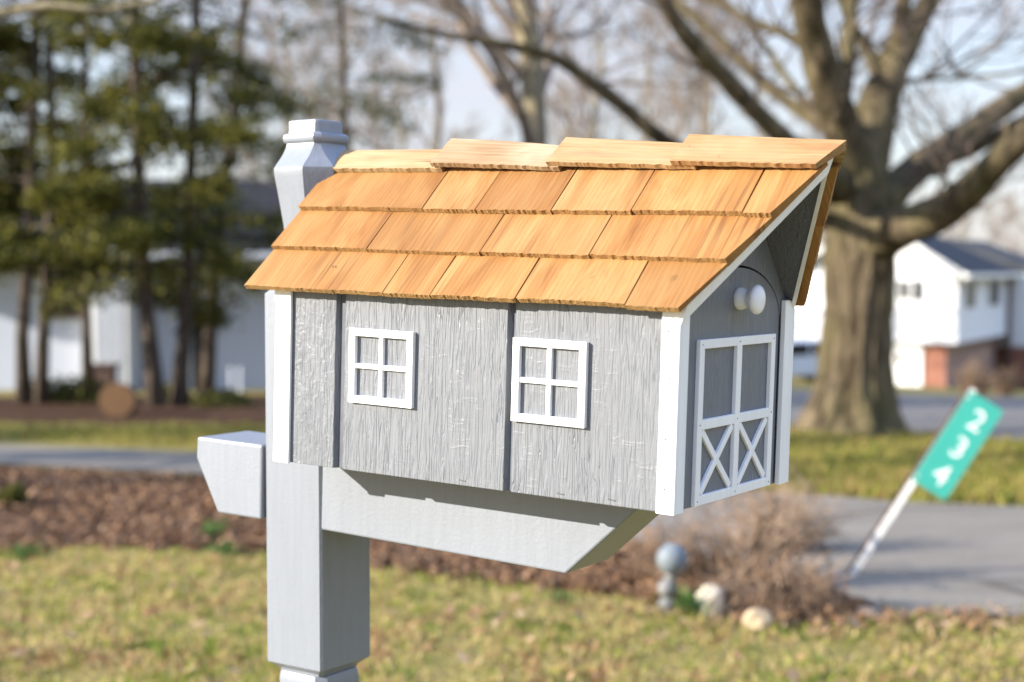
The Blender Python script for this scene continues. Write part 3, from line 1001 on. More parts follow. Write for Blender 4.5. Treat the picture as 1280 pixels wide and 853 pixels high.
def evergreen(tr_px, depth, r_px, z0, z1, label, seed, reach=1.7, nb=60, dens=60, mat='needle', size=.13, trunk2=None):
    rnd = random.Random(seed)
    bx, by = tr_px[0]
    x = (bx-CX)/FPX*depth
    base = Vector((x, depth, terrain(x, depth)))
    root = empty('evergreen_tree', base, label, 'tree', 'evergreens in front of the left house')
    ppm = FPX/depth
    def one(pxs, k):
        pts = [P(a, b2, depth) for a, b2 in pxs]
        pts[0].z = min(pts[0].z, base.z)
        pts = [p - base for p in pts]
        last = pts[-1] + (pts[-1]-pts[-2]).normalized()*3.5
        pts = pts + [last]
        rad = [r_px*k*(1.25 if i == 0 else 1.0)/ppm*(1-.10*i) for i in range(len(pts))]
        pts[0] += Vector((0, 0, -.15))
        m = MB(); m.tube(pts, rad, 12, wob=.12)
        m.build('trunk', M['bark_conifer'], root, smooth_=True, fix=False)
        return pts
    axis = one(tr_px, 1.0)
    if trunk2: one(trunk2, .9)
    cr = MB(); br = MB()
    for i in range(nb):
        z = z0 + (z1-z0)*(i+rnd.random())/nb
        # find axis point at height z
        ap = axis[-1]
        for a, b2 in zip(axis, axis[1:]):
            if a.z <= z <= b2.z:
                ap = a.lerp(b2, (z-a.z)/max(1e-6, b2.z-a.z)); break
        az = rnd.uniform(0, 6.283)
        d = Vector((math.cos(az), math.sin(az), rnd.uniform(-.15, .25))).normalized()
        ln = reach*rnd.uniform(.45, 1.2)*(1.15-.55*(z-z0)/(z1-z0))
        pts = [ap + d*ln*f + Vector((0, 0, -.22*ln*f*f)) for f in (0, .35, .7, 1.0)]
        br.tube(pts, [.03, .02, .012, .005], 4, cap=False)
        sprays(cr, ap, d, ln, rnd, dens*3.0*rnd.choice((.05, .4, 1.0, 2.0)), size*.78, .22)
    br.build('branches', M['bark_conifer'], root, fix=False)
    cr.build('crown', M[mat], root, fix=False)
    return root
evergreen([(30, 508), (28, 420), (36, 300), (40, 160), (48, 0)], 21.5, 9, 1.9, 9.0, 'twin trunked evergreen at the far left of the row', 31, 1.9, 66, 70, trunk2=[(50, 506), (55, 400), (62, 290), (66, 160), (58, 0)])
evergreen([(198, 517), (186, 420), (176, 300), (172, 160), (168, 0)], 20.5, 11, 1.7, 9.0, 'evergreen with the left leaning trunk of the close pair', 32, 1.7, 62, 75)
evergreen([(220, 517), (230, 420), (236, 300), (240, 160), (246, 0)], 20.8, 10, 1.9, 9.0, 'evergreen with the upright trunk of the close pair', 33, 1.4, 46, 55)
evergreen([(256, 493), (264, 400), (272, 300), (290, 160), (306, 0)], 24.5, 9, 2.1, 9.5, 'right leaning evergreen nearest the mailbox post', 34, 1.9, 56, 55, 'needle_dark')
evergreen([(-40, 510), (-40, 400), (-36, 300), (-30, 160), (-30, 0)], 21.5, 11, 2.0, 9.0, 'dense evergreen cut by the left picture edge', 35, 1.8, 60, 75)
evergreen([(110, 496), (108, 400), (106, 300), (108, 160), (104, 0)], 25.5, 7, 2.0, 9.5, 'slender evergreen behind the gap between the trunk pairs', 36, 1.6, 50, 55)
evergreen([(438, 478), (436, 400), (434, 300), (430, 160), (426, 0)], 34, 6, 4.6, 11.0, 'dark evergreen whose boughs show beside the post finial', 37, 2.6, 40, 20, 'needle_dark', .16)

evergreen([(-1600, 640), (-1600, 300), (-1590, 0), (-1585, -300)], 9.6, 30, .7, 5.6, 'evergreen outside the left edge whose shade falls across the driveway', 38, 1.9, 70, 26, size=.2)
evergreen([(-1330, 600), (-1330, 300), (-1320, 0), (-1315, -150)], 12.6, 26, .4, 6.0, 'evergreen outside the left edge whose shade reaches the grass by the house', 39, 2.1, 70, 26, size=.2)
def near_tree():
    D = 8.8
    base = P(-560, 620, D); base.z = terrain(base.x, base.y)
    root = empty('bare_tree', base, 'near bare tree reaching one pale limb across the top left corner', 'tree')
    rnd = random.Random(77)
    t = MB()
    pts = [Vector((0, 0, -.1)), Vector((.02, 0, .5)), Vector((.0, .05, 1.4)), Vector((-.05, .08, 2.4)), Vector((-.02, .1, 3.6)), Vector((.1, .1, 5.0)), Vector((.1, .2, 6.6))]
    t.tube(pts, [.24, .17, .155, .145, .12, .08, .03], 14, wob=.1); t.build('trunk', M['bark_far'], root, smooth_=True, fix=False)
    lm = MB()
    q = [P(x, y, D) - base for x, y in ((-555, 60), (-400, 60), (-200, 40), (-60, 26), (0, 17), (60, 7), (125, 14), (190, 2), (300, -50))]
    lm.tube(q, [.07, .06, .045, .035, .030, .027, .024, .018, .008], 8, wob=.1); lm.build('limb', M['bark_far'], root, smooth_=True, fix=False)
    c = MB()
    for i in range(16):
        z = rnd.uniform(2.0, 6.4); a = rnd.uniform(0, 6.28)
        j = max(1, min(5, int(z)))
        grow(c, Vector((.02, .1, z)), Vector((math.cos(a), math.sin(a), rnd.uniform(.2, .9))), rnd.uniform(1.3, 2.4), .05, 3, rnd, 5, 5, .1, 5, .22, .55, .005)
    c.build('crown', M['twig'], root, fix=False)
near_tree()

# ------------------------------------------------------------------ the white house on the left
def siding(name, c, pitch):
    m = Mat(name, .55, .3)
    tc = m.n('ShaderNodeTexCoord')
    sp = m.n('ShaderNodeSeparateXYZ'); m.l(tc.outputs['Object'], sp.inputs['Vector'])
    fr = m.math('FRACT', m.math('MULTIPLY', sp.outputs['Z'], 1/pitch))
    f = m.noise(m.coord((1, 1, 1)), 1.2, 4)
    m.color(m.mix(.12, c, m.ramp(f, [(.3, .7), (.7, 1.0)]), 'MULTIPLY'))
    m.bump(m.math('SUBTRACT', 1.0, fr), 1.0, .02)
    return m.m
M['siding'] = siding('shade_toned_white_siding', (.47, .51, .58), .18)  # white siding, the blue shade under the evergreens put into its colour
M['siding_right'] = siding('white_vinyl_siding', (.80, .80, .80), .15)
M['shingle_dark'] = plain('dark_roof_shingle', (.030, .031, .036), .95, .2, 3, spec=.03, bump=.3)
M['roof_grey'] = plain('grey_roof_shingle', (.075, .077, .08), .95, .15, 3, spec=.08, bump=.3)
M['glass'] = plain('dark_window_glass', (.022, .024, .028), .3, .1, spec=.15)
M['glass_pale'] = plain('curtained_window_glass', (.16, .165, .165), .3, .2, spec=.2)
M['white_house'] = plain('white_house_trim', (.82, .82, .80), .5, .05)
def brick_mat():
    m = Mat('red_brick', .9, .2)
    tc = m.n('ShaderNodeTexCoord')
    bt = m.n('ShaderNodeTexBrick', Scale=5.0)
    bt.inputs['Color1'].default_value = (.30, .11, .065, 1); bt.inputs['Color2'].default_value = (.22, .08, .05, 1)
    bt.inputs['Mortar'].default_value = (.38, .34, .30, 1); bt.inputs['Mortar Size'].default_value = .012
    mp = m.n('ShaderNodeMapping'); mp.inputs['Rotation'].default_value = (R_(90), 0, 0)
    m.l(tc.outputs['Object'], mp.inputs['Vector']); m.l(mp.outputs['Vector'], bt.inputs['Vector'])
    m.color(bt.outputs['Color'])
    return m.m
M['brick'] = brick_mat()

def left_house():
    D = 29.0
    x0 = (-150-CX)/FPX*D; x1 = (500-CX)/FPX*D
    base = Vector((x0, D, terrain(x0, D) - .1))
    rootM = Matrix.Translation(base) @ Matrix.Rotation(R_(3), 4, 'Z')
    root = empty('white_house', rootM, 'low white sided house with dark roof behind the evergreens', 'house')
    Lh = x1-x0; Hh = 2.62
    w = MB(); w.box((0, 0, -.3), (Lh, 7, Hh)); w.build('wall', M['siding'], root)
    def lx(px): return (px-CX)/FPX*D - x0
    def lz(py): return CAM_H - (py-335.7)/FPX*D - base.z
    rf = MB()
    rf.prism([(-.5, -.75, Hh+.02), (-.5, 7.5, Hh+.02), (-.5, 7.5, Hh+.16), (-.5, 3.5, Hh+1.75), (-.5, -.75, Hh+.16)], (Lh+1.0, 0, 0))
    roof_ = rf.build('roof', M['shingle_dark'], root)
    gt = MB(); gt.box((-.5, -.88, Hh-.02), (lx(170), -.76, Hh+.19), .02); gt.build('gutter', M['white_house'], roof_)
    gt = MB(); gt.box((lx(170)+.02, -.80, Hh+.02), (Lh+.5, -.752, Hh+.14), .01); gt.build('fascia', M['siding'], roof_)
    # window with brown sill
    f = MB(); a, b2, c, d = lx(58), lx(101), lz(392), lz(350)
    f.box((a, -.05, c), (a+.07, .02, d)); f.box((b2-.07, -.05, c), (b2, .02, d)); f.box((a+.07, -.05, d-.07), (b2-.07, .02, d)); f.box(((a+b2)/2-.03, -.045, c), ((a+b2)/2+.03, .02, d-.07))
    win = f.build('window', M['brown'], root)
    g = MB(); g.box((a+.07, -.02, c), (b2-.07, .025, d-.07)); g.build('pane', M['glass'], win)
    g = MB(); g.box((a-.05, -.10, c-.09), (b2+.05, .02, c-.002)); g.build('sill', M['brown'], win)
    # white block added to stand for a patch of sunlight on the wall
    p = MB(); p.box((lx(118), -.62, -.3), (lx(164), -.002, Hh-.42), .01); sun_patch = p.build('sun_patch', M['white_house'], root)
    for q in (128, 140, 152):
        p = MB(); p.box((lx(q)-.03, -.64, .2), (lx(q)+.03, -.622, Hh-.5)); p.build('sun_patch_rib', M['siding'], sun_patch)
    # dark doorway
    p = MB(); p.box((lx(236), -.03, .0), (lx(252), .02, lz(402))); dr = p.build('door', M['glass'], root)
    p = MB(); p.box((lx(233), -.05, .0), (lx(236)-.002, .02, lz(399))); p.box((lx(252)+.002, -.05, .0), (lx(255), .02, lz(399))); p.box((lx(236), -.05, lz(402)+.004), (lx(252), .02, lz(399))); p.build('door_frame', M['white_house'], dr)
    p = MB(); p.box((lx(262), -.12, lz(409)), (lx(274), -.001, lz(398)), .02); p.build('wall_lamp', M['glass'], root)
left_house()

def leafy_shrub(px, py, wpx, hpx, label, seed, name='shrub', mat='hedge', depth=None):
    g = G(px, py)
    ppm = FPX/g.y
    root = empty(name, g, label, 'shrub', 'low shrubs along the left house')
    rnd = random.Random(seed)
    rx, rz = wpx/2/ppm, hpx/ppm
    st = MB(); fo = MB()
    for i in range(26):
        a = rnd.uniform(0, 6.28); rr = rnd.random()
        st.tube([(0, 0, -.03), (math.cos(a)*rx*rr*.5, math.sin(a)*rx*.25*rr, rz*.4), (math.cos(a)*rx*rr*.9, math.sin(a)*rx*.45*rr, rz*(.9-.5*rr))], [.012, .009, .004], 4, cap=False)
    st.build('stem', M['twig'], root, fix=False)
    for i in range(1500):
        a = rnd.uniform(0, 6.28); rr = rnd.random() ** .5; hh = rnd.random()
        lump = 1 + .3*noise.noise(Vector((a*1.3, hh*2, seed)))
        c = Vector((math.cos(a)*rx*rr*lump, math.sin(a)*rx*.5*rr, rz*hh*math.sqrt(max(0, 1-rr*rr*.85))*lump))
        u = Vector((rnd.gauss(0, 1), rnd.gauss(0, 1), rnd.gauss(0, 1))).normalized(); v = u.orthogonal().normalized(); s = rnd.uniform(.04, .09)
        fo.add([c-v*s*.4, c+u*s*.6-v*s*.3, c+u*s, c+u*s*.5+v*s*.4], [(0, 1, 2, 3)])
    fo.build('foliage', M[mat], root, fix=False)
    return root
leafy_shrub(90, 507, 120, 38, 'mossy green low shrub under the window', 41)
leafy_shrub(278, 512, 75, 24, 'flat green shrub at the right end of the house bed', 42)
leafy_shrub(215, 508, 50, 26, 'small green shrub behind the trunk pair', 43)
leafy_shrub(15, 640, 26, 22, 'tiny bright green seedling in the mulch bed', 44, 'seedling', 'hedge')

def log_round():
    g = G(149, 522); ppm = FPX/g.y; r = 22/ppm
    root = empty('log_round', g, 'tan sawn log round lying by the evergreens', 'log')
    mt = Mat('cut_wood', .85, .15)
    v = mt.coord((1, 1, 1))
    wv = mt.n('ShaderNodeTexWave', _wave_type='RINGS', _rings_direction='Y', Scale=9.0, Distortion=1.5); mt.l(v, wv.inputs['Vector'])
    mt.color(mt.ramp(wv.outputs['Fac'], [(.2, (.22, .115, .05)), (.8, (.32, .18, .085))]))
    Mx = Matrix.Translation((0, 0, r*.96)) @ Matrix.Rotation(R_(84), 4, 'X') @ Matrix.Rotation(R_(10), 4, 'Y')
    m = MB(); m.lathe([(r, -.28), (r*1.02, -.1), (r*.99, .2), (r, .275)], 28, Mx); m.build('bark', M['bark_conifer'], root, smooth_=False)
    m = MB(); m.lathe([(r*.96, .2752), (r*.95, .279), (.01, .280)], 28, Mx); m.build('cut_face', mt.m, root)
log_round()
def planter():
    D = 27.6
    p = G(132, 494); 
    base = P(132, 486, D); base.z = terrain(base.x, base.y)
    top = P(132, 455, D).z - base.z
    root = empty('planter', base, 'dark brown planter box against the house wall', 'planter')
    m = MB(); w = .22
    m.prism([(-w*.8, -w*.8, 0), (w*.8, -w*.8, 0), (w*.8, w*.8, 0), (-w*.8, w*.8, 0)], (0, 0, top-.06), .01); m.build('tub', M['brown'], root)
    m = MB(); m.box((-w, -w, top-.06), (w, w, top), .01); m.build('rim', M['brown'], root)
planter()
for i, (px, lab) in enumerate(((289, 'white vent pipe by the wall, left of two'), (301, 'white vent pipe by the wall, right of two'))):
    D = 27.9
    p = P(px, 497, D); p.z = terrain(p.x, p.y)
    top = P(px, 460, D).z - p.z
    root = empty('vent_pipe', p, lab, 'pipe', 'vent pipes by the left house')
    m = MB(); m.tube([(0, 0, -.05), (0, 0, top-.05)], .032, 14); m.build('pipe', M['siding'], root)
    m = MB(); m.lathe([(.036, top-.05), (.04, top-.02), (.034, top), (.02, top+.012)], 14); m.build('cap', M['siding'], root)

# ------------------------------------------------------------------ the white house on the right
def right_house():
    D = 65.0
    C = P(1195, 488, D)
    zb = terrain(C.x, C.y)
    base = Vector((C.x, C.y, zb))
    sd_ = Vector((.49, .87, 0)).normalized(); gd = Vector((-.87, .49, 0)).normalized()
    # local x: along gable to the left-away, local y: along long side, away to the right
    Mx = Matrix(((gd.x, sd_.x, 0), (gd.y, sd_.y, 0), (0, 0, 1)))
    root = empty('split_level_house', Matrix.Translation(base) @ Mx.to_4x4(), 'two storey white house with brick base and grey roof on the right', 'house')
    GW, LL = 7.4, 11.0
    def z_at(py, depth=D): return CAM_H - (py-335.7)/FPX*depth - zb
    z1 = z_at(430); ze = z_at(341)
    zp = ze + 2.35
    lo = MB(); lo.box((.55, .45, -1.2), (GW-.1, LL-.1, z1-.01)); lo.build('brick_base', M['brick'], root)
    up = MB(); up.box((0, 0, z1), (GW, LL, ze)); up.prism([(0, 0, ze), (GW, 0, ze), (GW/2, 0, zp-.08)], (0, .25, 0))
    up.build('wall', M['siding_right'], root)
    # gable roof that ends in a hip
    rf = MB()
    e = .5
    A0, A1 = Vector((-e, -e, ze-.22)), Vector((GW+e, -e, ze-.22))
    B0, B1 = Vector((-e, LL+e, ze-.22)), Vector((GW+e, LL+e, ze-.22))
    Rf, Rb = Vector((GW/2, -e, zp)), Vector((GW/2, LL*.38, zp))
    T = Vector((0, 0, .16))
    vs = [A0, A1, B0, B1, Rf, Rb]
    vs = vs + [v+T for v in vs]
    fs = [(0, 2, 5, 4), (1, 4, 5, 3), (2, 3, 5), (6, 10, 11, 8), (7, 9, 11, 10), (8, 11, 9), (0, 4, 10, 6), (4, 1, 7, 10), (0, 6, 8, 2), (1, 3, 9, 7), (2, 8, 9, 3)]
    rf.add(vs, fs)
    roof_ = rf.build('roof', M['roof_grey'], root)
    rk = MB()
    rk.prism([A0+Vector((0, -.04, -.1)), A0+Vector((0, -.04, .17)), Rf+Vector((0, -.04, .17)), A1+Vector((0, -.04, .17)), A1+Vector((0, -.04, -.1)), Rf+Vector((0, -.04, -.12))], (0, .035, 0))
    rk.box((-e-.1, -e, ze-.24), (-e-.002, LL+e, ze-.05)); rk.build('fascia', M['white_house'], roof_)
    # garage door (white), on the gable end
    def gx(px):   # local x on the gable plane seen at px
        k = (px-CX)/FPX
        return (base.x - k*base.y) / (k*gd.y - gd.x)
    gdn = MB()
    gdn.box((gx(1151), .36, -.9), (GW-.5, .448, z1-.12), .01)
    g_o = gdn.build('garage_door', M['white_house'], root)
    for q in (0.3, .9, 1.5):
        m = MB(); m.box((gx(1151)+.1, .340, q), (GW-.6, .358, q+.05)); m.build('door_rail', M['siding_right'], g_o)
    m = MB(); m.box((gx(1121)-.12, .31, 1.0), (gx(1121)+.12, .338, 1.4), .02); m.build('wreath', M['brown'], g_o)
    def gwin(pa, pb, ya, yb):
        a, b2 = sorted((gx(pa), gx(pb)))
        m = MB(); zt, zb_ = z_at(ya), z_at(yb)
        for lo_, hi_ in (((a, -.06, zb_), (a+.1, .01, zt)), ((b2-.1, -.06, zb_), (b2, .01, zt)), ((a+.1, -.06, zt-.1), (b2-.1, .01, zt)), ((a+.1, -.06, zb_), (b2-.1, .01, zb_+.1)), (((a+b2)/2-.04, -.05, zb_+.1), ((a+b2)/2+.04, .01, zt-.1))):
            m.box(lo_, hi_)
        w_ = m.build('window', M['white_house'], root)
        m = MB(); m.box((a+.1, -.03, zb_+.1), (b2-.1, .012, zt-.1)); m.build('pane', M['glass_pale'], w_)
        return w_
    gwin(1100, 1142, 349, 377)
    m = MB(); a = gx(1147); m.box((a-.2, -.05, z_at(376)), (a+.2, -.001, z_at(351)), .01); m.build('shutter', M['glass'], root)
    # long side: windows with dark glass
    def sy(px):
        k = (px-CX)/FPX
        return (k*base.y - base.x) / (sd_.x - k*sd_.y)
    for pa, pb in ((1206, 1217), (1235, 1248)):
        a, b2 = sy(pa), sy(pb)
        zt, zb_ = z_at(352), z_at(386)
        m = MB(); m.box((-.05, a, zb_), (.01, b2, zt)); w_ = m.build('window', M['glass'], root)
        m = MB()
        m.box((-.07, a-.08, zb_), (.005, a-.002, zt)); m.box((-.07, b2+.002, zb_), (.005, b2+.08, zt)); m.box((-.07, a-.08, zt+.002), (.005, b2+.08, zt+.08))
        m.build('frame', M['siding_right'], w_)
    m = MB(); m.box((-.12, sy(1258), .3), (-.002, sy(1263), ze-.3), .02); m.build('downspout', M['brown'], root)
    # far wing at the picture edge
    m = MB(); m.box((-1.2, LL+.02, z1-.6), (GW-.6, LL+9, ze-.1)); m.build('wing_wall', M['siding_right'], root)
    m = MB(); m.box((-1.1, LL+.12, -1.5), (GW-.7, LL+8.9, z1-.61)); m.build('wing_base', M['brick'], root)
    m = MB(); m.prism([(-1.8, LL+.52, ze-.1), (GW, LL+.52, ze-.1), (GW/2-.4, LL+.52, ze+1.7)], (0, 9, 0)); m.build('wing_roof', M['roof_grey'], root)
right_house()

def car():
    D = 52.0
    base = P(985, 487, D); base.z = terrain(base.x, base.y) + .0
    root = empty('parked_car', Matrix.Translation(base) @ Matrix.Rotation(R_(20), 4, 'Z'), 'silver blue car parked between mailbox and big trunk', 'car')
    cp = plain('car_paint', (.60, .65, .72), .25, .05, spec=.6)
    tyre = plain('tyre_rubber', (.02, .02, .022), .8); rim = plain('wheel_alloy', (.5, .5, .52), .3)
    light = plain('lamp_lens', (.6, .6, .6), .1)
    body = MB()
    out = [(-2.2, .35), (-2.25, .75), (-2.1, .95), (-1.1, 1.03), (-.45, 1.55), (1.1, 1.6), (1.85, 1.12), (2.15, 1.0), (2.22, .6), (2.15, .35)]
    body.prism([(x, -.86, z) for x, z in out], (0, 1.72, 0), .08)
    body.build('body', cp, root)
    g = MB()
    g.prism([(-.95, -.872, 1.06), (-.4, -.872, 1.48), (.3, -.872, 1.50), (.3, -.872, 1.06)], (0, .02, 0)); g.prism([(.4, -.872, 1.06), (.4, -.872, 1.50), (1.02, -.872, 1.52), (1.6, -.872, 1.12)], (0, .02, 0))
    g.build('side_window', M['glass'], root)
    g = MB(); g.prism([(-1.09, -.7, 1.07), (-.52, -.65, 1.52), (-.52, .65, 1.52), (-1.09, .7, 1.07)], (-.03, 0, .02)); g.build('windscreen', M['glass'], root)
    for x in (-1.4, 1.4):
        for y in (-.80, .80):
            w = MB(); w.lathe([(.2, -.1), (.31, -.1), (.34, -.06), (.34, .06), (.31, .1), (.2, .1)], 24, Matrix.Translation((x, y, .34)) @ Matrix.Rotation(math.pi/2, 4, 'X'))
            wo = w.build('wheel', tyre, root)
            w = MB(); w.lathe([(.19, -.11), (.205, .0), (.19, .11)], 20, Matrix.Translation((x, y, .34)) @ Matrix.Rotation(math.pi/2, 4, 'X')); w.build('rim', rim, wo)
    for y in (-.62, .62):
        m = MB(); m.box((-2.27, y-.17, .68), (-2.18, y+.17, .83), .02); m.build('headlight', light, root)
car()

# ------------------------------------------------------------------ leaning house number sign
def number_sign():
    D = G(1058, 722).y
    base = G(1058, 722)
    ppm = FPX/D
    up = (P(1212, 487, D) - P(1137, 601, D)).normalized()
    up = Vector((up.x, 0.0, up.z)).normalized()
    right = Vector((up.z, -.22, -up.x)).normalized()
    right = (right - up*right.dot(up)).normalized()
    nrm = right.cross(up)              # points away or toward
    if nrm.y > 0: nrm = -nrm
    root = empty('number_sign', base, 'leaning green house number sign reading 2 3 4 on a grey stake', 'sign')
    Mx = Matrix((right, up, nrm)).transposed().to_4x4()
    stake_mat = plain('galvanised_stake', (.62, .61, .57), .45, .15, 20)
    plate_mat = paint('green_reflective_plate', (.035, .30, .24), .4, .02)
    digit_mat = plain('white_reflective_digit', (.66, .68, .66), .5, .02)
    Lp = (P(1212, 487, D) - base).dot(up)
    m = MB()
    m.box((0, -.1, -.004), (.029, Lp+.01, .002), .001, Mx)
    m.build('stake', stake_mat, root)
    m = MB(); m.box((-.015, -.1, -.018), (-.0005, Lp+.012, -.002), .001, Mx)
    m.build('stake_flange', M['brown'], root)
    v0 = (P(1141, 601, D) - base).dot(up); v1 = (P(1214, 489, D) - base).dot(up)
    x0, x1 = .0, .170
    m = MB()
    # plate with rounded corners
    r = .018; pts = []
    for cx_, cy_, a0 in ((x1-r, v1-r, 0), (x0+r, v1-r, 90), (x0+r, v0+r, 180), (x1-r, v0+r, 270)):
        for k in range(6):
            a = R_(a0+18*k); pts.append(Mx @ Vector((cx_+r*math.cos(a), cy_+r*math.sin(a), .006)))
    m.prism(pts, Mx.to_3x3() @ Vector((0, 0, .004)))
    plate = m.build('plate', plate_mat, root)
    seg = (v1-v0)/3.25
    for i, ch in enumerate('234'):
        cu = bpy.data.curves.new('digit', 'FONT')
        cu.body = ch; cu.size = seg*.93; cu.align_x = 'CENTER'; cu.align_y = 'CENTER'; cu.extrude = .0006; cu.offset = .0005
        cu.materials.append(digit_mat)
        tmp = bpy.data.objects.new('digit_curve', cu)
        COL.objects.link(tmp)
        bpy.context.view_layer.update()
        me = bpy.data.meshes.new_from_object(tmp.evaluated_get(bpy.context.evaluated_depsgraph_get()))
        bpy.data.objects.remove(tmp)
        me.materials.clear(); me.materials.append(digit_mat)
        o = bpy.data.objects.new('digit', me)
        COL.objects.link(o); o.parent = plate
        cy_ = v1 - (v1-v0)*(.22+.30*i)
        o.matrix_local = Matrix.Translation(Mx @ Vector(((x0+x1)/2+.012, cy_, .0112))) @ Mx
    for yy in (v0+.03, v1-.03):
        m = MB()
        m.lathe([(.006, .0102), (.005, .013), (.002, .0142)], 10, Mx @ Matrix.Translation((x0+.014, yy, 0)))
        m.build('bolt', stake_mat, plate)
number_sign()

# ------------------------------------------------------------------ small things in the bed
def rock(px, py, wpx, hpx, label, seed, col, col2=None):
    g = G(px, py); ppm = FPX/g.y
    m = Mat('stone_'+str(seed), .9, .2)
    v = m.coord((1, 1, 1))
    m.color(m.ramp(m.noise(v, 14, 5, .6), [(.35, tuple(x*.7 for x in col)), (.6, col)]))
    m.bump(m.noise(v, 40, 5), .5, .01)
    bm = bmesh.new(); bmesh.ops.create_icosphere(bm, subdivisions=4, radius=1)
    rx, rz = wpx/2/ppm, hpx/2/ppm
    for q in bm.verts:
        n_ = q.co.normalized()
        k = 1 + .28*noise.noise(n_*1.3+Vector((seed, 0, 0))) + .10*noise.noise(n_*3.2+Vector((0, seed, 0)))
        q.co = Vector((n_.x*rx*k, n_.y*rx*.8*k, n_.z*rz*k + rz*.7))
    me = bpy.data.meshes.new('rock'); bm.to_mesh(me); bm.free(); me.materials.append(m.m)
    for p in me.polygons: p.use_smooth = True
    o = bpy.data.objects.new('rock', me); COL.objects.link(o); o.location = g
    return tag(o, label, 'rock', 'rocks at the foot of the dry bushes')
rock(888, 772, 38, 50, 'pale cream rock beside the globe ornament', 51, (.66, .58, .46))
rock(914, 768, 32, 46, 'grey brown rock next to the cream rock', 52, (.13, .115, .105))
rock(948, 786, 42, 30, 'low tan rock at the lawn edge', 53, (.52, .40, .25))
rock(1080, 776, 50, 20, 'flat pinkish stone at the driveway corner', 54, (.26, .21, .17))

def globe():
    g = G(838, 768); ppm = FPX/g.y
    root = empty('globe_ornament', g, 'grey globe garden ornament on stacked pale balls', 'ornament')
    gl = plain('weathered_globe_glaze', (.15, .175, .19), .55, .15, 20, spec=.3)
    st = plain('pale_stone', (.17, .17, .165), .85, .3, 30)
    def ball(name, cx_, cz, r, mt, par):
        m = MB(); pr_ = [(max(.001, r*math.sin(math.pi*i/14)), -r*math.cos(math.pi*i/14)) for i in range(15)]
        m.lathe(pr_, 24, Matrix.Translation((cx_, 0, cz))); return m.build(name, mt, par, smooth_=True)
    z = lambda py: (768-py)/ppm
    ball('globe', 2/ppm, z(698), 20/ppm, gl, root)
    m = MB(); m.lathe([(9/ppm, -.01), (9/ppm, z(764)), (6/ppm, z(756)), (5/ppm, z(745)), (6/ppm, z(733)), (7/ppm, z(726)), (8/ppm, z(720)), (6/ppm, z(712))], 24); m.build('pedestal', st, root, smooth_=True)
    ball('ball', -4/ppm, z(735), 12/ppm, st, root); ball('ball', -5/ppm, z(757), 11/ppm, st, root)
    bpy.data.objects
globe()

M['pale_stem'] = leaf_mat('pale_dry_stem', [(.15, .105, .065), (.26, .19, .125), (.36, .265, .175)], .1)
def dry_bush(name, px, py, wpx, hpx, label, seed, n=420, lean=(0, 0), mat='dry_stem', rr_=.0032, arch_=.0, group='dry bushes in the mulch bed'):
    g = G(px, py); ppm = FPX/g.y
    root = empty(name, g, label, 'bush', group)
    rnd = random.Random(seed)
    R, Hh = wpx/2/ppm, hpx/ppm
    m = MB()
    for i in range(n):
        a = rnd.uniform(0, 6.283); rr = rnd.random() ** .6
        top = Vector((math.cos(a)*R*rr + lean[0]*Hh, math.sin(a)*R*.7*rr + lean[1]*Hh, Hh*rnd.uniform(.2, 1.0)*rnd.uniform(.55, 1.05)*(1-.35*rr*rr)))
        b0 = Vector((math.cos(a)*R*.35*rr, math.sin(a)*R*.25*rr, -.02))
        mid = b0.lerp(top, .5) + Vector((rnd.gauss(0, .05), rnd.gauss(0, .05), Hh*.14))*R*2
        end = top + Vector((math.cos(a), math.sin(a)*.6, -.6))*arch_*Hh*rnd.random()
        r = rr_*rnd.uniform(.6, 1.5)
        m.tube([b0, mid, top, end] if arch_ else [b0, mid, top], [r*1.3, r, r*.6, r*.3] if arch_ else [r*1.3, r, r*.4], 3, cap=False)
        for k in range(3):
            f = rnd.uniform(.4, .95); p = mid.lerp(top, f)
            e = p + Vector((rnd.gauss(0, 1), rnd.gauss(0, 1), rnd.gauss(.4, .8)))*.05*(1+Hh)
            m.tube([p, p.lerp(e, .5)+Vector((0, 0, .008)), e], [r*.6, r*.5, r*.25], 3, cap=False)
    m.build('stems', M[mat], root, fix=False)
    lf = MB()
    for i in range(n//2):
        a = rnd.uniform(0, 6.283); rr = rnd.random() ** .5
        hh = rnd.random() ** 1.6
        c = Vector((math.cos(a)*R*rr + lean[0]*Hh*hh, math.sin(a)*R*.7*rr + lean[1]*Hh*hh, Hh*hh*.8*(1-.4*rr)))
        u = Vector((rnd.gauss(0, 1), rnd.gauss(0, 1), rnd.gauss(0, 1))).normalized(); v = u.orthogonal().normalized(); s = rnd.uniform(.015, .035)
        lf.add([c-v*s*.4, c+u*s*.6-v*s*.4, c+u*s, c+u*s*.5+v*s*.5], [(0, 1, 2, 3)])
    lf.build('dead_leaves', M['dry_leaf'], root, fix=False)
    return root
dry_bush('dry_bush', 925, 735, 210, 165, 'tall brown twiggy bush behind the mailbox door', 61, 105, lean=(.10, .05), rr_=.0042)
dry_bush('dry_bush', 1000, 770, 180, 84, 'low matted tan bush in front of the sign stake', 62, 230, lean=(-.35, 0), arch_=.6)
dry_bush('dry_bush', 830, 735, 120, 110, 'small brown bush behind the globe ornament', 63, 110)
dry_bush('dry_bush', 960, 690, 150, 120, 'feathery pale bush at the driveway edge behind the others', 64, 100, lean=(.3, 0), mat='pale_stem')
dry_bush('dry_bush', 1218, 497, 60, 62, 'pale bare sapling bush before the brick base of the white house', 65, 160, rr_=.012, group='bushes by the white house')
dry_bush('dry_bush', 1255, 495, 50, 50, 'brown bare bush at the corner of the white house', 66, 140, rr_=.012, group='bushes by the white house')

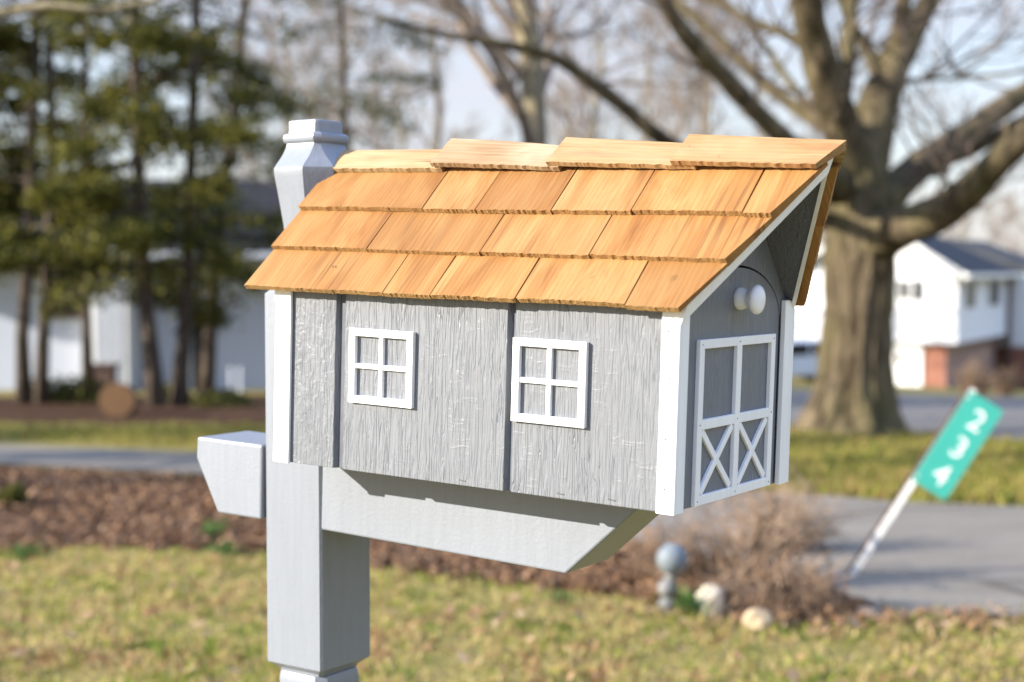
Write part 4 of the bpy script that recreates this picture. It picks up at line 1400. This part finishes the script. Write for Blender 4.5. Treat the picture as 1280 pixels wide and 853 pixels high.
def tuft(px, py, hpx, label, seed, name='grass_tuft', n=60):
    g = G(px, py); ppm = FPX/g.y
    rnd = random.Random(seed)
    m = MB(); Hh = hpx/ppm
    for i in range(n):
        a = rnd.uniform(0, 6.28); o = Vector((rnd.gauss(0, .03), rnd.gauss(0, .03), 0))
        d = Vector((math.cos(a)*.4, math.sin(a)*.4, 1)).normalized(); h = Hh*rnd.uniform(.5, 1.1); s = Vector((-math.sin(a), math.cos(a), 0))*.004
        m.add([o-s, o+s, o+d*h*.6+s*.8, o+d*h+Vector((d.x, d.y, -.5))*h*.15, o+d*h*.6-s*.8], [(0, 1, 2, 3, 4)])
    o_ = m.build(name, M['green_blade'], fix=False)
    o_.location = g
    return tag(o_, label, 'plant', 'green tufts in the bed')
M['green_blade'] = leaf_mat('green_blade', [(.05, .12, .03), (.10, .2, .05), (.18, .27, .08)], .3)
tuft(868, 772, 52, 'green leafy tuft beside the globe ornament', 71)
tuft(700, 752, 16, 'small green tuft below the arm tip', 72)
tuft(268, 676, 34, 'green sprout in the mulch left of the post', 73)
tuft(283, 697, 26, 'green sprout at the lawn edge left of the post', 74)
tuft(30, 700, 26, 'green sprout at the lawn edge by the left picture edge', 75)

# ------------------------------------------------------------------ stuff: grass, chips, leaves
def bulk(name, vs, faces_n, mat, label, cat):
    """vs: (N, k, 3) array, one polygon of k corners each"""
    N, k = vs.shape[:2]
    me = bpy.data.meshes.new(name)
    me.vertices.add(N*k); me.vertices.foreach_set('co', vs.reshape(-1).astype(np.float32))
    me.loops.add(N*k); me.loops.foreach_set('vertex_index', np.arange(N*k, dtype=np.int32))
    me.polygons.add(N); me.polygons.foreach_set('loop_start', np.arange(0, N*k, k, dtype=np.int32))
    me.update(calc_edges=True); me.validate()
    me.materials.append(mat)
    o = bpy.data.objects.new(name, me); COL.objects.link(o)
    return tag(o, label, cat, kind='stuff')

def terr_np(x, y):
    return np.array([terrain(a, b2) for a, b2 in zip(x, y)])
nearline = [G(*p) for p in [(-400, 694), (-260, 692), (0, 690), (200, 690), (330, 693), (470, 712), (640, 735), (820, 757), (950, 768), (1070, 778), (1400, 776), (1900, 800)]]
nlx = np.array([p.x for p in nearline]); nly = np.array([p.y for p in nearline])
def lawn():
    N = 90000
    y = rng.uniform(3.6, 8.0, N); x = rng.uniform(-1, 1, N)*(y*.42+.3)
    edge = np.interp(x, nlx, nly) + rng.normal(0, .13, N)
    cl = np.array([noise.noise(Vector((a*2.4, b2*2.4, 0))) + .6*noise.noise(Vector((a*7, b2*7, 5))) for a, b2 in zip(x, y)])
    keep = (y < edge) & (cl > -.42 + rng.normal(0, .15, N))
    x, y, cl = x[keep], y[keep], cl[keep]
    N = len(x)
    z = terr_np(x, y)
    h = rng.uniform(.015, .045, N)*(1+.6*np.clip(cl, -.5, 1))
    a = rng.uniform(0, 6.283, N); ln = rng.uniform(.2, 1.3, N)
    wd = rng.uniform(.0016, .0034, N)
    o = np.stack([x, y, z-.003], 1); s = np.stack([-np.sin(a)*wd, np.cos(a)*wd, 0*a], 1)
    d = np.stack([np.cos(a)*ln, np.sin(a)*ln, np.ones(N)], 1); d /= np.linalg.norm(d, axis=1)[:, None]
    tip = o + d*h[:, None]*1.3; tip[:, 2] -= h*.15*ln
    mid = o + d*h[:, None]*.7 + np.stack([0*a, 0*a, h*.1], 1)
    bulk('lawn_grass', np.stack([o-s, o+s, mid+s*.8, tip, mid-s*.8], 1), 5, M['blade'], 'short green and straw coloured winter grass around the post', 'grass')
lawn()
def strip_grass():
    N = 26000
    px = rng.uniform(-40, 1330, N); py = rng.uniform(532, 630, N)
    pts = [G(a, b2) for a, b2 in zip(px[:9000], py[:9000])]
    ok = []
    for (a, b2, p) in zip(px, py, pts):
        far_edge = np.interp(a, [-260, 0, 250, 560, 820, 1000, 1110, 1400], [553, 552, 563, 592, 610, 618, 628, 640])
        top_edge = np.interp(a, [-200, 330, 480, 640, 900, 1090, 1280], [533, 534, 536, 514, 530, 542, 553])
        if top_edge + 1 < b2 < far_edge - 2: ok.append(p)
    vs = []
    for p in ok:
        for k in range(7):
            a = random.uniform(0, 6.28); h = random.uniform(.04, .10)
            o = p + Vector((random.gauss(0, .08), random.gauss(0, .08), 0)); s = Vector((-math.sin(a), math.cos(a), 0))*random.uniform(.004, .009)
            d = Vector((math.cos(a)*.5, math.sin(a)*.5, 1))
            vs.append([o-s, o+s, o+d*h*.6+s*.7, o+d*h, o+d*h*.6-s*.7])
    bulk('verge_grass', np.array([[tuple(q) for q in v] for v in vs]), 5, M['blade_shaded'], 'rough grass strip between driveway and road under the big tree', 'grass')
strip_grass()
def scatter_flat(name, pts, lo, hi, mat, label, cat, lift=.01, tilt=.7):
    vs = []
    for p in pts:
        s = random.uniform(lo, hi); a = random.uniform(0, 6.28)
        n_ = Vector((random.gauss(0, tilt), random.gauss(0, tilt), 1)).normalized()
        u = n_.orthogonal().normalized(); u = Matrix.Rotation(a, 3, n_) @ u; v = n_.cross(u)*random.uniform(.25, .7)
        c = p + Vector((0, 0, lift + random.uniform(0, .02)))
        vs.append([c-u*s-v*s*.4, c-v*s*.9, c+u*s, c+v*s*.9])
    bulk(name, np.array([[tuple(q) for q in v] for v in vs]), 4, mat, label, cat)
def mulch_points(n):
    mv = mulch.data.vertices; nv = 17; out = []
    for i in range(n):
        a = random.randrange(150); j = random.randrange(16)
        k = a*nv+j
        u, v = random.random(), random.random()
        p = mv[k].co.lerp(mv[k+nv].co, u).lerp(mv[k+1].co.lerp(mv[k+nv+1].co, u), v)
        out.append(p.copy())
    return out
scatter_flat('mulch_chips', mulch_points(26000), .008, .030, M['chip'], 'loose bark chips covering the mulch bed', 'bark chips')
lp = []
for i in range(420):
    y = random.uniform(4.2, 7.0); x = random.uniform(-1, 1)*(y*.4)
    if y < np.interp(x, nlx, nly): lp.append(Vector((x, y, terrain(x, y)+.012)))
lp += random.sample(mulch_points(600), 420)
for i in range(300):
    lp.append(G(random.uniform(900, 1300), random.uniform(540, 615)))
for i in range(420):
    lp.append(G(random.gauss(1090, 110), 772 + abs(random.gauss(0, 9))) + Vector((0, 0, .008)))
scatter_flat('fallen_leaves', lp, .018, .04, M['dry_leaf'], 'fallen brown leaves scattered on lawn and mulch', 'leaves', .012, .5)
